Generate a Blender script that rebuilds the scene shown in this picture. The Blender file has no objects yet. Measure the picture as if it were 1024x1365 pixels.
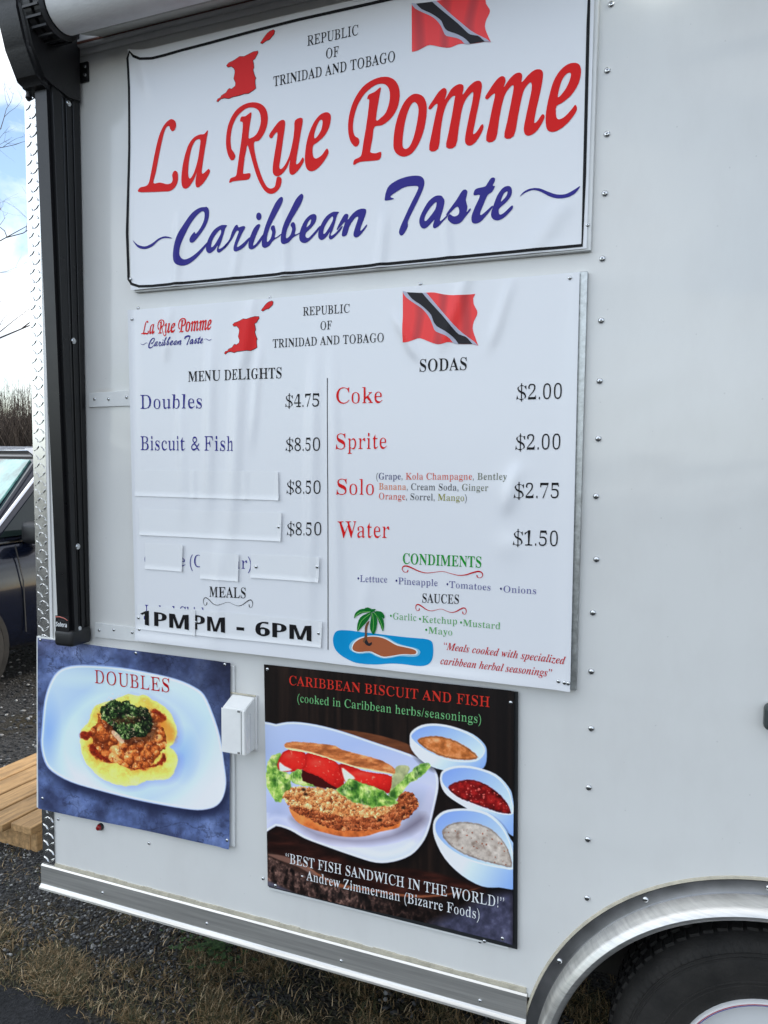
import bpy, bmesh, math, random
import numpy as np
from mathutils import Vector, Matrix
random.seed(7); rng = np.random.default_rng(7)
SC = bpy.context.scene; COL = SC.collection; R_ = math.radians

# ------------------------------------------------------------------ camera
F_PX = 1040.0; CXY = np.array([512.0, 682.5]); CAM = np.array([0.0, -1.743, 1.70])
def _n(v): return v/np.linalg.norm(v)
_vp1 = np.array([-2028, 590.])-CXY; _vp2 = np.array([413, 15400.])-CXY
_d1 = -_n(np.array([_vp1[0], _vp1[1], F_PX])); _d2 = _n(np.array([_vp2[0], _vp2[1], F_PX]))
_d2 = _n(_d2-_d1*np.dot(_d1, _d2)); _d3 = np.cross(_d1, _d2)
RW = np.stack([_d1, _d3, -_d2])                      # camera (right, down, forward) -> world
cd = bpy.data.cameras.new('camera'); cam = bpy.data.objects.new('camera', cd); COL.objects.link(cam)
m = np.eye(4); m[:3, 0] = RW[:, 0]; m[:3, 1] = -RW[:, 1]; m[:3, 2] = -RW[:, 2]; m[:3, 3] = CAM
cam.matrix_world = Matrix(m.tolist())
cd.sensor_fit = 'VERTICAL'; cd.sensor_height = 24.0; cd.lens = F_PX/1365*24.0
cd.clip_start = 0.02; cd.clip_end = 2000
SC.camera = cam
SC.render.resolution_x = 768; SC.render.resolution_y = 1024

# ------------------------------------------------------------------ light and sky
SUN_DIR = Vector((0.66, 0.75, 0.0)).normalized(); SUN_EL = R_(32)
W = bpy.data.worlds.new('World'); SC.world = W; W.use_nodes = True
nt = W.node_tree; nt.nodes.clear()
def N(t, kind, **kw):
    n = t.nodes.new(kind)
    for k, v in kw.items():
        if k.startswith('i_'): n.inputs[k[2:].replace('_', ' ')].default_value = v
        else: setattr(n, k, v)
    return n
sky = N(nt, 'ShaderNodeTexSky', sky_type='NISHITA', sun_disc=False, sun_elevation=SUN_EL,
        sun_rotation=math.atan2(SUN_DIR.x, SUN_DIR.y), air_density=1.0, dust_density=1.2)
tc = N(nt, 'ShaderNodeTexCoord')
mp = N(nt, 'ShaderNodeMapping'); mp.inputs['Scale'].default_value = (1.0, 1.0, 2.6); mp.inputs['Location'].default_value = (0.35, 0.1, 0.0)
nz = N(nt, 'ShaderNodeTexNoise', i_Scale=2.3, i_Detail=9.0, i_Roughness=0.58, i_Distortion=0.35)
rp = N(nt, 'ShaderNodeValToRGB'); rp.color_ramp.elements[0].position = 0.40; rp.color_ramp.elements[1].position = 0.56
nz2 = N(nt, 'ShaderNodeTexNoise', i_Scale=5.0, i_Detail=6.0)
rc = N(nt, 'ShaderNodeValToRGB'); rc.color_ramp.elements[0].position = 0.3; rc.color_ramp.elements[0].color = (3.0, 3.3, 3.7, 1)
rc.color_ramp.elements[1].position = 0.62; rc.color_ramp.elements[1].color = (6.0, 6.1, 6.1, 1)
mx = N(nt, 'ShaderNodeMix', data_type='RGBA')
bg = N(nt, 'ShaderNodeBackground', i_Strength=0.15); wo = N(nt, 'ShaderNodeOutputWorld')
L = nt.links.new
dv = N(nt, 'ShaderNodeVectorMath', operation='DOT_PRODUCT'); dv.inputs[1].default_value = (-0.55, 0.80, 0.10)
dr = N(nt, 'ShaderNodeMapRange'); dr.inputs['From Min'].default_value = -0.55; dr.inputs['From Max'].default_value = 0.55; dr.inputs['To Min'].default_value = 0.74
ml_ = N(nt, 'ShaderNodeMath', operation='MULTIPLY')
L(tc.outputs['Generated'], dv.inputs[0]); L(dv.outputs['Value'], dr.inputs['Value']); L(dr.outputs[0], ml_.inputs[1]); L(rp.outputs['Color'], ml_.inputs[0])
br = N(nt, 'ShaderNodeMapRange'); br.inputs['From Min'].default_value = -0.95; br.inputs['From Max'].default_value = 0.95; br.inputs['To Min'].default_value = 2.1; br.inputs['To Max'].default_value = 0.25
dw = N(nt, 'ShaderNodeVectorMath', operation='DOT_PRODUCT'); dw.inputs[1].default_value = (0.70, 0.72, 0.0); L(tc.outputs['Generated'], dw.inputs[0]); L(dw.outputs['Value'], br.inputs['Value']); cm = N(nt, 'ShaderNodeVectorMath', operation='SCALE'); L(rc.outputs['Color'], cm.inputs[0]); L(br.outputs[0], cm.inputs['Scale'])
L(tc.outputs['Generated'], mp.inputs['Vector']); L(mp.outputs[0], nz.inputs['Vector']); L(mp.outputs[0], nz2.inputs['Vector'])
L(nz.outputs['Fac'], rp.inputs['Fac']); L(nz2.outputs['Fac'], rc.inputs['Fac'])
L(ml_.outputs[0], mx.inputs['Factor']); L(sky.outputs[0], mx.inputs['A']); L(cm.outputs[0], mx.inputs['B'])
L(mx.outputs['Result'], bg.inputs['Color']); L(bg.outputs[0], wo.inputs['Surface'])
sd = bpy.data.lights.new('sun', 'SUN'); sd.energy = 1.3; sd.angle = R_(10); sd.color = (1.0, 0.94, 0.85)
so = bpy.data.objects.new('sun', sd); COL.objects.link(so)
so.rotation_euler = Vector((SUN_DIR.x*math.cos(SUN_EL), SUN_DIR.y*math.cos(SUN_EL), math.sin(SUN_EL))).to_track_quat('Z', 'Y').to_euler()
SC.view_settings.view_transform = 'Standard'; SC.view_settings.look = 'None'
SC.view_settings.exposure = 1.0; SC.view_settings.gamma = 1.0; SC.view_settings.use_curve_mapping = False
SC.cycles.max_bounces = 8; SC.cycles.use_denoising = True

# ------------------------------------------------------------------ helpers
def ray(px, py): return RW@np.array([px-CXY[0], py-CXY[1], F_PX])
def P(px, py, y=0.0):
    """a measured photograph point -> point on the vertical plane y"""
    r = ray(px, py); t = (y-CAM[1])/r[1]; return CAM+r*t
def G(px, py, z=0.0):
    r = ray(px, py); t = (z-CAM[2])/r[2]; return CAM+r*t
def lin(c):
    c = np.asarray(c, float)/255.0
    return np.where(c <= 0.04045, c/12.92, ((c+0.055)/1.055)**2.4)
WALLREF = lin((163, 176, 187)); WALLALB = 0.70
def alb(r, g, b): return tuple(np.clip(lin((r, g, b))/WALLREF*WALLALB, 0.004, 0.9))

MATS = {}
def mat(name, col=(0.5, 0.5, 0.5), rough=0.5, metal=0.0, var=0.0, vscale=8.0, bump=0.0, bscale=60.0, rvar=0.0, coat=0.0, spec=0.5, stretch=None, build=None):
    if name in MATS: return MATS[name]
    M = bpy.data.materials.new(name); M.use_nodes = True; t = M.node_tree; b = t.nodes['Principled BSDF']
    b.inputs['Base Color'].default_value = (*col, 1); b.inputs['Roughness'].default_value = rough; b.inputs['Metallic'].default_value = metal
    b.inputs['Coat Weight'].default_value = coat; b.inputs['Coat Roughness'].default_value = 0.06; b.inputs['Specular IOR Level'].default_value = spec
    c = N(t, 'ShaderNodeTexCoord'); vec = c.outputs['Object']
    if stretch:
        s = N(t, 'ShaderNodeMapping'); s.inputs['Scale'].default_value = stretch; t.links.new(vec, s.inputs['Vector']); vec = s.outputs[0]
    if var or rvar:
        z = N(t, 'ShaderNodeTexNoise', i_Scale=vscale, i_Detail=6.0, i_Roughness=0.6); t.links.new(vec, z.inputs['Vector'])
        if var:
            r = N(t, 'ShaderNodeValToRGB'); r.color_ramp.elements[0].position = 0.3; r.color_ramp.elements[1].position = 0.72
            r.color_ramp.elements[0].color = (*[x*(1-var) for x in col], 1); r.color_ramp.elements[1].color = (*[min(1, x*(1+var)) for x in col], 1)
            t.links.new(z.outputs['Fac'], r.inputs['Fac']); t.links.new(r.outputs['Color'], b.inputs['Base Color'])
        if rvar:
            q = N(t, 'ShaderNodeMapRange'); q.inputs['To Min'].default_value = max(0.02, rough-rvar); q.inputs['To Max'].default_value = rough+rvar
            t.links.new(z.outputs['Fac'], q.inputs['Value']); t.links.new(q.outputs[0], b.inputs['Roughness'])
    if bump:
        z = N(t, 'ShaderNodeTexNoise', i_Scale=bscale, i_Detail=4.0); t.links.new(vec, z.inputs['Vector'])
        u = N(t, 'ShaderNodeBump'); u.inputs['Strength'].default_value = bump; u.inputs['Distance'].default_value = 0.01
        t.links.new(z.outputs['Fac'], u.inputs['Height']); t.links.new(u.outputs[0], b.inputs['Normal'])
    if build: build(t, b, vec)
    MATS[name] = M; return M

def link(o, parent=None):
    COL.objects.link(o)
    if parent: o.parent = parent
    return o
def obj(name, bm, material=None, parent=None, smooth=False, loc=None):
    me = bpy.data.meshes.new(name); bm.to_mesh(me); bm.free()
    if material: me.materials.append(material)
    if smooth:
        me.polygons.foreach_set('use_smooth', [True]*len(me.polygons))
        try: me.set_sharp_from_angle(angle=R_(40))
        except Exception: pass
    o = bpy.data.objects.new(name, me)
    if loc is not None: o.location = loc
    return link(o, parent)
def mesh_obj(name, verts, faces, material=None, parent=None, smooth=False):
    me = bpy.data.meshes.new(name); me.from_pydata([tuple(v) for v in verts], [], [tuple(f) for f in faces]); me.update()
    if material: me.materials.append(material)
    if smooth: me.polygons.foreach_set('use_smooth', [True]*len(me.polygons))
    return link(bpy.data.objects.new(name, me), parent)
def np_mesh(name, V, Fc, material=None, parent=None, smooth=False):
    """V (n,3), Fc (m,k) all with k corners"""
    me = bpy.data.meshes.new(name); k = Fc.shape[1]
    me.vertices.add(len(V)); me.vertices.foreach_set('co', np.ascontiguousarray(V, np.float32).ravel())
    me.loops.add(Fc.size); me.loops.foreach_set('vertex_index', np.ascontiguousarray(Fc, np.int32).ravel())
    me.polygons.add(len(Fc)); me.polygons.foreach_set('loop_start', np.arange(0, Fc.size, k, dtype=np.int32))
    me.polygons.foreach_set('loop_total', np.full(len(Fc), k, np.int32)) if False else None
    if smooth: me.polygons.foreach_set('use_smooth', np.ones(len(Fc), bool))
    me.update(calc_edges=True); me.validate()
    if material: me.materials.append(material)
    return link(bpy.data.objects.new(name, me), parent)
def thing(name, label, cat, loc=(0, 0, 0), group=None):
    o = bpy.data.objects.new(name, None); COL.objects.link(o); o.location = loc; o.empty_display_size = 0.1
    return tag(o, label, cat, group)
def tag(o, label, cat, group=None):
    o['label'] = label; o['category'] = cat
    if group: o['group'] = group
    return o
def kind(o, k, label=None):
    o['kind'] = k
    if label: o['label'] = label
    return o
def box(bm, x0, x1, y0, y1, z0, z1, bev=0.0, seg=2):
    r = bmesh.ops.create_cube(bm, size=1.0)
    for v in r['verts']:
        v.co.x = x0 if v.co.x < 0 else x1; v.co.y = y0 if v.co.y < 0 else y1; v.co.z = z0 if v.co.z < 0 else z1
    if bev:
        es = list({e for v in r['verts'] for e in v.link_edges})
        bmesh.ops.bevel(bm, geom=es, offset=bev, segments=seg, affect='EDGES', profile=0.5)
    return bm
def B(): return bmesh.new()
def tube(bm, pts, radii, n=8, cap=True):
    pts = [Vector(p) for p in pts]; rings = []
    for i, p in enumerate(pts):
        d = (pts[min(i+1, len(pts)-1)]-pts[max(i-1, 0)]).normalized()
        a = d.orthogonal().normalized(); b = d.cross(a); r = radii[i] if hasattr(radii, '__len__') else radii
        if rings:
            a0 = (rings[-1][0].co-pts[i-1]); a = (a0-d*a0.dot(d)).normalized(); b = d.cross(a)
        rings.append([bm.verts.new(p+(a*math.cos(2*math.pi*k/n)+b*math.sin(2*math.pi*k/n))*r) for k in range(n)])
    for A, C in zip(rings, rings[1:]):
        for k in range(n): bm.faces.new((A[k], A[(k+1) % n], C[(k+1) % n], C[k]))
    if cap:
        bm.faces.new(rings[0][::-1]); bm.faces.new(rings[-1])
    return bm
def prism(bm, poly, axis, a0, a1):
    """extrude a 2D polygon along an axis ('x': poly is (y,z); 'y': (x,z); 'z': (x,y))"""
    def mk(p, a): return (a, p[0], p[1]) if axis == 'x' else (p[0], a, p[1]) if axis == 'y' else (p[0], p[1], a)
    A = [bm.verts.new(mk(p, a0)) for p in poly]; C = [bm.verts.new(mk(p, a1)) for p in poly]; n = len(poly)
    bm.faces.new(A[::-1]); bm.faces.new(C)
    for i in range(n): bm.faces.new((A[i], A[(i+1) % n], C[(i+1) % n], C[i]))
    bmesh.ops.recalc_face_normals(bm, faces=bm.faces[:]); return bm
def lathe(bm, prof, n=32, axis='y', c=(0, 0, 0), cap=True):
    """prof: (radius, height along axis)"""
    rings = []
    for r, h in prof:
        ring = []
        for k in range(n):
            a = 2*math.pi*k/n; u, v = r*math.cos(a), r*math.sin(a)
            p = (u, h, v) if axis == 'y' else (h, u, v) if axis == 'x' else (u, v, h)
            ring.append(bm.verts.new((p[0]+c[0], p[1]+c[1], p[2]+c[2])))
        rings.append(ring)
    for A, C in zip(rings, rings[1:]):
        for k in range(n): bm.faces.new((A[k], A[(k+1) % n], C[(k+1) % n], C[k]))
    if cap and prof[0][0] > 1e-6: bm.faces.new(rings[0])
    if cap and prof[-1][0] > 1e-6: bm.faces.new(rings[-1])
    bmesh.ops.remove_doubles(bm, verts=bm.verts[:], dist=1e-6); bmesh.ops.recalc_face_normals(bm, faces=bm.faces[:]); return bm
def smoothpoly(pts, n=4, closed=True):
    p = np.asarray(pts, float); m_ = len(p); out = []
    for i in range(m_ if closed else m_-1):
        if closed: a, b, c, d = p[i-1], p[i], p[(i+1) % m_], p[(i+2) % m_]
        else: a, b, c, d = p[max(i-1, 0)], p[i], p[i+1], p[min(i+2, m_-1)]
        for k in range(n):
            t = k/n; out.append(0.5*((2*b)+(c-a)*t+(2*a-5*b+4*c-d)*t*t+(3*b-a-3*c+d)*t**3))
    if not closed: out.append(p[-1])
    return np.array(out)

# ------------------------------------------------------------------ flat printed shapes and lettering, laid on a sheet surface
def conform(bm, sheet, lift, cut=0.02):
    """bm holds flat (x,0,z) faces: cut them finely and lay them on the sheet's surface"""
    xs = [v.co.x for v in bm.verts]; zs = [v.co.z for v in bm.verts]
    if not xs: return bm
    if cut:
        for ax, lo, hi in ((0, min(xs), max(xs)), (2, min(zs), max(zs))):
            k = math.ceil((lo+1e-4)/cut)
            while k*cut < hi-1e-4:
                co = [0, 0, 0]; no = [0, 0, 0]; co[ax] = k*cut; no[ax] = 1
                bmesh.ops.bisect_plane(bm, geom=bm.verts[:]+bm.edges[:]+bm.faces[:], plane_co=co, plane_no=no); k += 1
    for v in bm.verts: v.co.y = sheet(v.co.x, v.co.z)-lift
    for f in bm.faces:
        if f.normal.y > 0: pass
    bm.normal_update()
    for f in bm.faces:
        if f.normal.y > 0: f.normal_flip()
    return bm
def fill(loops):
    """list of closed (x,z) loops, even-odd filled -> bmesh in the plane y=0"""
    cu = bpy.data.curves.new('outline', 'CURVE'); cu.dimensions = '2D'; cu.fill_mode = 'BOTH'
    for lp in loops:
        s = cu.splines.new('POLY'); s.points.add(len(lp)-1)
        for q, p in zip(s.points, lp): q.co = (p[0], p[1], 0, 1)
        s.use_cyclic_u = True
    o = bpy.data.objects.new('outline', cu); COL.objects.link(o)
    me = bpy.data.meshes.new_from_object(o.evaluated_get(bpy.context.evaluated_depsgraph_get()))
    bpy.data.objects.remove(o); bpy.data.curves.remove(cu)
    bm = B(); bm.from_mesh(me); bpy.data.meshes.remove(me)
    for v in bm.verts: v.co = (v.co.x, 0, v.co.y)
    return bm
def px2wall(pts, y=0.0): return np.array([P(a, b, y)[[0, 2]] for a, b in pts])
def ribbon(path, w, closed=False):
    p = np.asarray(path, float); n = len(p); bm = B(); Lr = []
    for i in range(n):
        a = p[i-1] if (i or closed) else p[i]; c = p[(i+1) % n] if (i < n-1 or closed) else p[i]
        d = c-a; d = d/(np.linalg.norm(d)+1e-12); q = np.array([-d[1], d[0]])*(w[i] if hasattr(w, '__len__') else w)/2
        Lr.append((bm.verts.new((p[i][0]+q[0], 0, p[i][1]+q[1])), bm.verts.new((p[i][0]-q[0], 0, p[i][1]-q[1]))))
    for i in range(n if closed else n-1):
        A, C = Lr[i], Lr[(i+1) % n]; bm.faces.new((A[0], A[1], C[1], C[0]))
    return bm

UP, LO, DG = 0x1D400, 0x1D41A, 0x1D7CE
def glyphs(s, style):
    if style == 'plain': return s
    u, l, d = {'serif': (UP, LO, DG), 'italic': (0x1D468, 0x1D482, DG), 'sans': (0x1D5D4, 0x1D5EE, 0x1D7EC)}[style]
    r = ''
    for c in s:
        if 'A' <= c <= 'Z': r += chr(u+ord(c)-65)
        elif 'a' <= c <= 'z': r += chr(l+ord(c)-97)
        elif c.isdigit(): r += chr(d+ord(c)-48)
        else: r += c
    return r
def text_bm(s, style, thin=(0.0, 0.0), res=3, colors=None):
    """filled lettering in the plane y=0 at font size 1; thin narrows the strokes sideways / upright"""
    cu = bpy.data.curves.new('text', 'FONT'); cu.resolution_u = res
    g = glyphs(s, style); cu.body = g
    if colors:
        for k in range(max(colors)+1): cu.materials.append(I_BLACK)
    for i, ch in enumerate(g):
        if colors: cu.body_format[i].material_index = colors[i]
    o = bpy.data.objects.new('text', cu); COL.objects.link(o)
    me = bpy.data.meshes.new_from_object(o.evaluated_get(bpy.context.evaluated_depsgraph_get()))
    bpy.data.objects.remove(o); bpy.data.curves.remove(cu)
    bm = B(); bm.from_mesh(me); bpy.data.meshes.remove(me)
    bmesh.ops.remove_doubles(bm, verts=bm.verts[:], dist=1e-5)
    if thin[0] or thin[1]:
        sh = {}; E0, E1 = [], []
        for e in bm.edges:
            if len(e.link_faces) != 1: continue
            E0.append(e.verts[0].co[:2]); E1.append(e.verts[1].co[:2])
            d = e.verts[1].co-e.verts[0].co; q = Vector((d.y, -d.x, 0))
            if q.length < 1e-9: continue
            q.normalize(); f = e.link_faces[0]
            if q.dot(f.calc_center_median()-e.verts[0].co) > 0: q = -q
            for v in e.verts: sh.setdefault(v, []).append(q)
        E0, E1 = np.array(E0), np.array(E1)
        def room(x, y, dx, dy):                         # distance across the stroke, looking inwards
            if dx: a, c, p, q0, q1 = E0[:, 1], E1[:, 1], y, E0[:, 0], E1[:, 0]
            else: a, c, p, q0, q1 = E0[:, 0], E1[:, 0], x, E0[:, 1], E1[:, 1]
            k = (a-p)*(c-p) <= 0; k &= np.abs(c-a) > 1e-9
            h = q0[k]+(q1[k]-q0[k])*(p-a[k])/(c[k]-a[k]); h = (h-x)*dx if dx else (h-y)*dy; h = h[h > 1e-3]
            return h.min() if len(h) else 0.03
        mv = []
        for v, qs in sh.items():
            n_ = sum(qs, Vector()); n_ = n_.normalized() if n_.length > 1e-6 else Vector(); x, y = v.co.x, v.co.y+1e-5
            tx = thin[0] if thin[0] < 0 else min(thin[0], .37*max(0, room(x, y, -1 if n_.x > 0 else 1, 0)-.045)) if abs(n_.x) > .05 else 0
            ty = thin[1] if thin[1] < 0 else min(thin[1], .30*max(0, room(x+1e-5, y, 0, -1 if n_.y > 0 else 1)-.03)) if abs(n_.y) > .05 and thin[1] else 0
            mv.append((v, n_.x*tx, n_.y*ty))
        for v, a, c in mv: v.co.x -= a; v.co.y -= c
    for v in bm.verts: v.co = (v.co.x, 0, v.co.y)
    return bm
_cap = {}
def cap_h(style):
    if style not in _cap:
        b = text_bm('H', style); _cap[style] = max(v.co.z for v in b.verts); b.free()
    return _cap[style]
def lettering(s, style, xl, yl, xr, yr, cap, material, parent, sheet, y, thin=(0.028, 0.0), lift=0.0009, slant=0.0, name='lettering', segs=None, mats=None):
    """baseline from (xl,yl) to (xr,yr) and capital height measured on the photograph; laid on the sheet"""
    cols = None
    if segs:
        s = ''.join(a for a, _ in segs); cols = [k for a, k in segs for _ in a]
    bm = text_bm(s, style, thin, colors=cols)
    x0 = min(v.co.x for v in bm.verts); x1 = max(v.co.x for v in bm.verts)
    A = P(xl, yl, y); C = P(xr, yr, y); T = P(xl, yl-cap, y); hz = (T[2]-A[2])/cap_h(style)
    for v in bm.verts:
        t = (v.co.x-x0)/(x1-x0); z = v.co.z
        v.co.x = A[0]+(C[0]-A[0])*t+slant*z*hz; v.co.z = A[2]+(C[2]-A[2])*t+z*hz
    conform(bm, sheet, lift, cut=0.007 if sheet is globals().get('f_men') else None)
    o = obj(name, bm, None, parent)
    if mats:
        for k in mats: o.data.materials.append(k)
    else:
        o.data.materials.append(material)
    return o
def shape(name, loops, material, parent, sheet, lift=0.0009, cut=0.007):
    bm = fill(loops); conform(bm, sheet, lift, cut); return obj(name, bm, material, parent)

# sheets hung on the wall: y of the front surface as a function of (x, z)
def ridge(x, c, w, a): return a*math.exp(-((x-c)/w)**2)
def sheet_grid(name, corners, fn, nx, nz, material, parent, warp=None):
    TL, TR, BR, BL = [np.asarray(c) for c in corners]; V = np.zeros(((nx+1)*(nz+1), 3)); k = 0
    for j in range(nz+1):
        for i in range(nx+1):
            s, t = i/nx, j/nz; q = (TL*(1-s)+TR*s)*(1-t)+(BL*(1-s)+BR*s)*t
            if warp: q = q+warp(s, t)
            V[k] = (q[0], fn(q[0], q[1]), q[1]); k += 1
    idx = np.arange((nx+1)*(nz+1)).reshape(nz+1, nx+1)
    Fc = np.stack([idx[:-1, :-1], idx[1:, :-1], idx[1:, 1:], idx[:-1, 1:]], -1).reshape(-1, 4)
    return np_mesh(name, V, Fc, material, parent, smooth=True)
def board(name, corners, y0, y1, material, parent, bev=0.0):
    bm = B(); A = [bm.verts.new((c[0], y0, c[1])) for c in corners]; C = [bm.verts.new((c[0], y1, c[1])) for c in corners]; n = len(corners)
    bm.faces.new(A); bm.faces.new(C[::-1])
    for i in range(n): bm.faces.new((A[i], A[(i+1) % n], C[(i+1) % n], C[i]))
    bmesh.ops.recalc_face_normals(bm, faces=bm.faces[:])
    if bev: bmesh.ops.bevel(bm, geom=bm.edges[:], offset=bev, segments=1, affect='EDGES')
    return obj(name, bm, material, parent)

# ------------------------------------------------------------------ materials
def wall_build(t, b, vec):
    # faint long ripples of the thin skin and a little grime
    w = N(t, 'ShaderNodeTexNoise', i_Scale=2.2, i_Detail=1.5, i_Distortion=0.5)
    s = N(t, 'ShaderNodeMapping'); s.inputs['Scale'].default_value = (0.8, 1.0, 2.4); t.links.new(vec, s.inputs['Vector']); t.links.new(s.outputs[0], w.inputs['Vector'])
    u = N(t, 'ShaderNodeBump'); u.inputs['Strength'].default_value = 0.35; u.inputs['Distance'].default_value = 0.012
    t.links.new(w.outputs['Fac'], u.inputs['Height']); t.links.new(u.outputs[0], b.inputs['Normal'])
    g = N(t, 'ShaderNodeTexNoise', i_Scale=5.0, i_Detail=8.0, i_Roughness=0.65)
    s2 = N(t, 'ShaderNodeMapping'); s2.inputs['Scale'].default_value = (1.0, 1.0, 0.5); t.links.new(vec, s2.inputs['Vector']); t.links.new(s2.outputs[0], g.inputs['Vector'])
    r = N(t, 'ShaderNodeValToRGB'); r.color_ramp.elements[0].position = 0.28; r.color_ramp.elements[1].position = 0.55
    r.color_ramp.elements[0].color = (0.665, 0.66, 0.64, 1); r.color_ramp.elements[1].color = (0.705, 0.705, 0.685, 1)
    t.links.new(g.outputs['Fac'], r.inputs['Fac'])
    sp = N(t, 'ShaderNodeTexVoronoi', i_Scale=26.0); t.links.new(vec, sp.inputs['Vector'])
    cr = N(t, 'ShaderNodeValToRGB'); cr.color_ramp.elements[0].position = 0.035; cr.color_ramp.elements[1].position = 0.05
    cr.color_ramp.elements[0].color = (0.62, 0.62, 0.62, 1)
    t.links.new(sp.outputs['Distance'], cr.inputs['Fac'])
    x = N(t, 'ShaderNodeMix', data_type='RGBA', blend_type='MULTIPLY'); x.inputs['Factor'].default_value = 0.35
    px_ = N(t, 'ShaderNodeMapping', vector_type='TEXTURE'); px_.inputs['Location'].default_value = (-1.565, 0, 1.868); px_.inputs['Scale'].default_value = (0.055, 0.2, 0.022); t.links.new(vec, px_.inputs['Vector'])
    gs = N(t, 'ShaderNodeTexGradient', gradient_type='SPHERICAL'); t.links.new(px_.outputs[0], gs.inputs['Vector'])
    gn = N(t, 'ShaderNodeMath', operation='MULTIPLY'); t.links.new(gs.outputs['Fac'], gn.inputs[0]); t.links.new(g.outputs['Fac'], gn.inputs[1])
    xs = N(t, 'ShaderNodeMix', data_type='RGBA'); xs.inputs['B'].default_value = (0.42, 0.36, 0.27, 1); t.links.new(gn.outputs[0], xs.inputs['Factor']); t.links.new(r.outputs['Color'], xs.inputs['A'])
    t.links.new(xs.outputs['Result'], x.inputs['A']); t.links.new(cr.outputs['Color'], x.inputs['B']); t.links.new(x.outputs['Result'], b.inputs['Base Color'])
M_WALL = mat('painted_aluminium', (0.78, 0.78, 0.77), 0.13, build=wall_build)
M_TRIMW = mat('white_trim', (0.74, 0.74, 0.73), 0.4, var=0.05)
M_VINYL = mat('white_vinyl', (0.775, 0.785, 0.81), 0.24, bump=0.03, bscale=25)
M_VINYL2 = mat('vinyl_patch', (0.775, 0.785, 0.80), 0.35, bump=0.05, bscale=18)
M_BOARD = mat('white_board', (0.72, 0.73, 0.72), 0.5, var=0.06)
M_SCREW = mat('screw_metal', (0.62, 0.63, 0.64), 0.22, 1.0)
M_DARKSLOT = mat('screw_slot', (0.03, 0.03, 0.03), 0.6)
M_ALU = mat('brushed_aluminium', (0.65, 0.635, 0.60), 0.36, 0.78, var=0.17, vscale=14, rvar=0.12, stretch=(0.25, 1, 12), bump=0.06, bscale=40)
M_DIAMOND = mat('diamond_plate', (0.72, 0.72, 0.71), 0.24, 1.0, rvar=0.08, vscale=30, var=0.06)
M_GALV = mat('galvanised_sheet', (0.46, 0.48, 0.48), 0.36, 0.9, var=0.3, vscale=70, rvar=0.15)
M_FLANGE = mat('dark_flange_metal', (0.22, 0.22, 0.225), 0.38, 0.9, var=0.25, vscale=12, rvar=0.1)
M_CAULK = mat('aged_caulk', (0.50, 0.46, 0.36), 0.7, var=0.2, vscale=40)
M_BLACK = mat('black_paint', (0.006, 0.006, 0.007), 0.30, rvar=0.08, vscale=20, spec=0.4)
M_BLACKP = mat('black_plastic', (0.010, 0.010, 0.011), 0.45, bump=0.08, bscale=200, rvar=0.1, vscale=6)
M_RUBBER = mat('tyre_rubber', (0.019, 0.017, 0.015), 0.8, var=0.6, vscale=9, bump=0.15, bscale=80)
M_RIM = mat('white_rim', (0.72, 0.72, 0.72), 0.35)
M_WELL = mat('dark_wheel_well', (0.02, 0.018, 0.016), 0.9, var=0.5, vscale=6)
M_REDLENS = mat('red_lens', (0.22, 0.006, 0.008), 0.15, coat=0.5)
M_FABRIC = mat('awning_fabric', (0.76, 0.76, 0.75), 0.8, bump=0.1, bscale=240, var=0.06, vscale=50, stretch=(0.4, 1, 1))
INK_D = 0.80
def ink(n, c, rough=0.38): return mat('ink_'+n, tuple(max(.004, x*INK_D) for x in alb(*c)), rough, spec=0.10)
I_BLACK = ink('black', (22, 24, 28)); I_GREY = ink('grey', (60, 66, 74)); I_RED = ink('red', (200, 24, 28)); I_BANRED = ink('banner_red', (212, 28, 30))
I_BLUE = ink('blue', (44, 44, 128)); I_NAVY = ink('navy', (34, 34, 100)); I_GREEN = ink('green', (20, 130, 44)); I_LGREEN = ink('light_green', (84, 150, 96))
I_VIOLET = ink('violet', (78, 84, 140)); I_SALMON = ink('salmon', (178, 82, 66)); I_ORANGE = ink('orange', (186, 110, 70)); I_OLIVE = ink('olive', (120, 128, 50)); I_OLIVE2 = ink('dark_olive', (92, 104, 92))
I_DRED = ink('dark_red', (160, 24, 34)); I_FLAGRED = ink('flag_red', (190, 32, 34)); I_SILVER = ink('silver', (150, 164, 190)); I_FLAGBLK = ink('flag_black', (36, 38, 44))
I_MAPRED = ink('map_red', (188, 38, 42)); I_WHITE = mat('ink_white', (0.80, 0.82, 0.83), 0.38); I_POSTRED = ink('poster_red', (172, 48, 40)); I_POSTGRN = ink('poster_green', (92, 160, 112))
I_SEA = ink('sea_blue', (8, 128, 190)); I_SHORE = ink('shore_blue', (110, 175, 210)); I_SAND = ink('sand_brown', (140, 84, 58)); I_TRUNK = ink('trunk_brown', (96, 70, 52)); I_LEAF = ink('leaf_green', (14, 96, 40)); I_LEAF2 = ink('leaf_light', (110, 190, 100))
I_PINK = ink('pink', (214, 120, 116))

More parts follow.
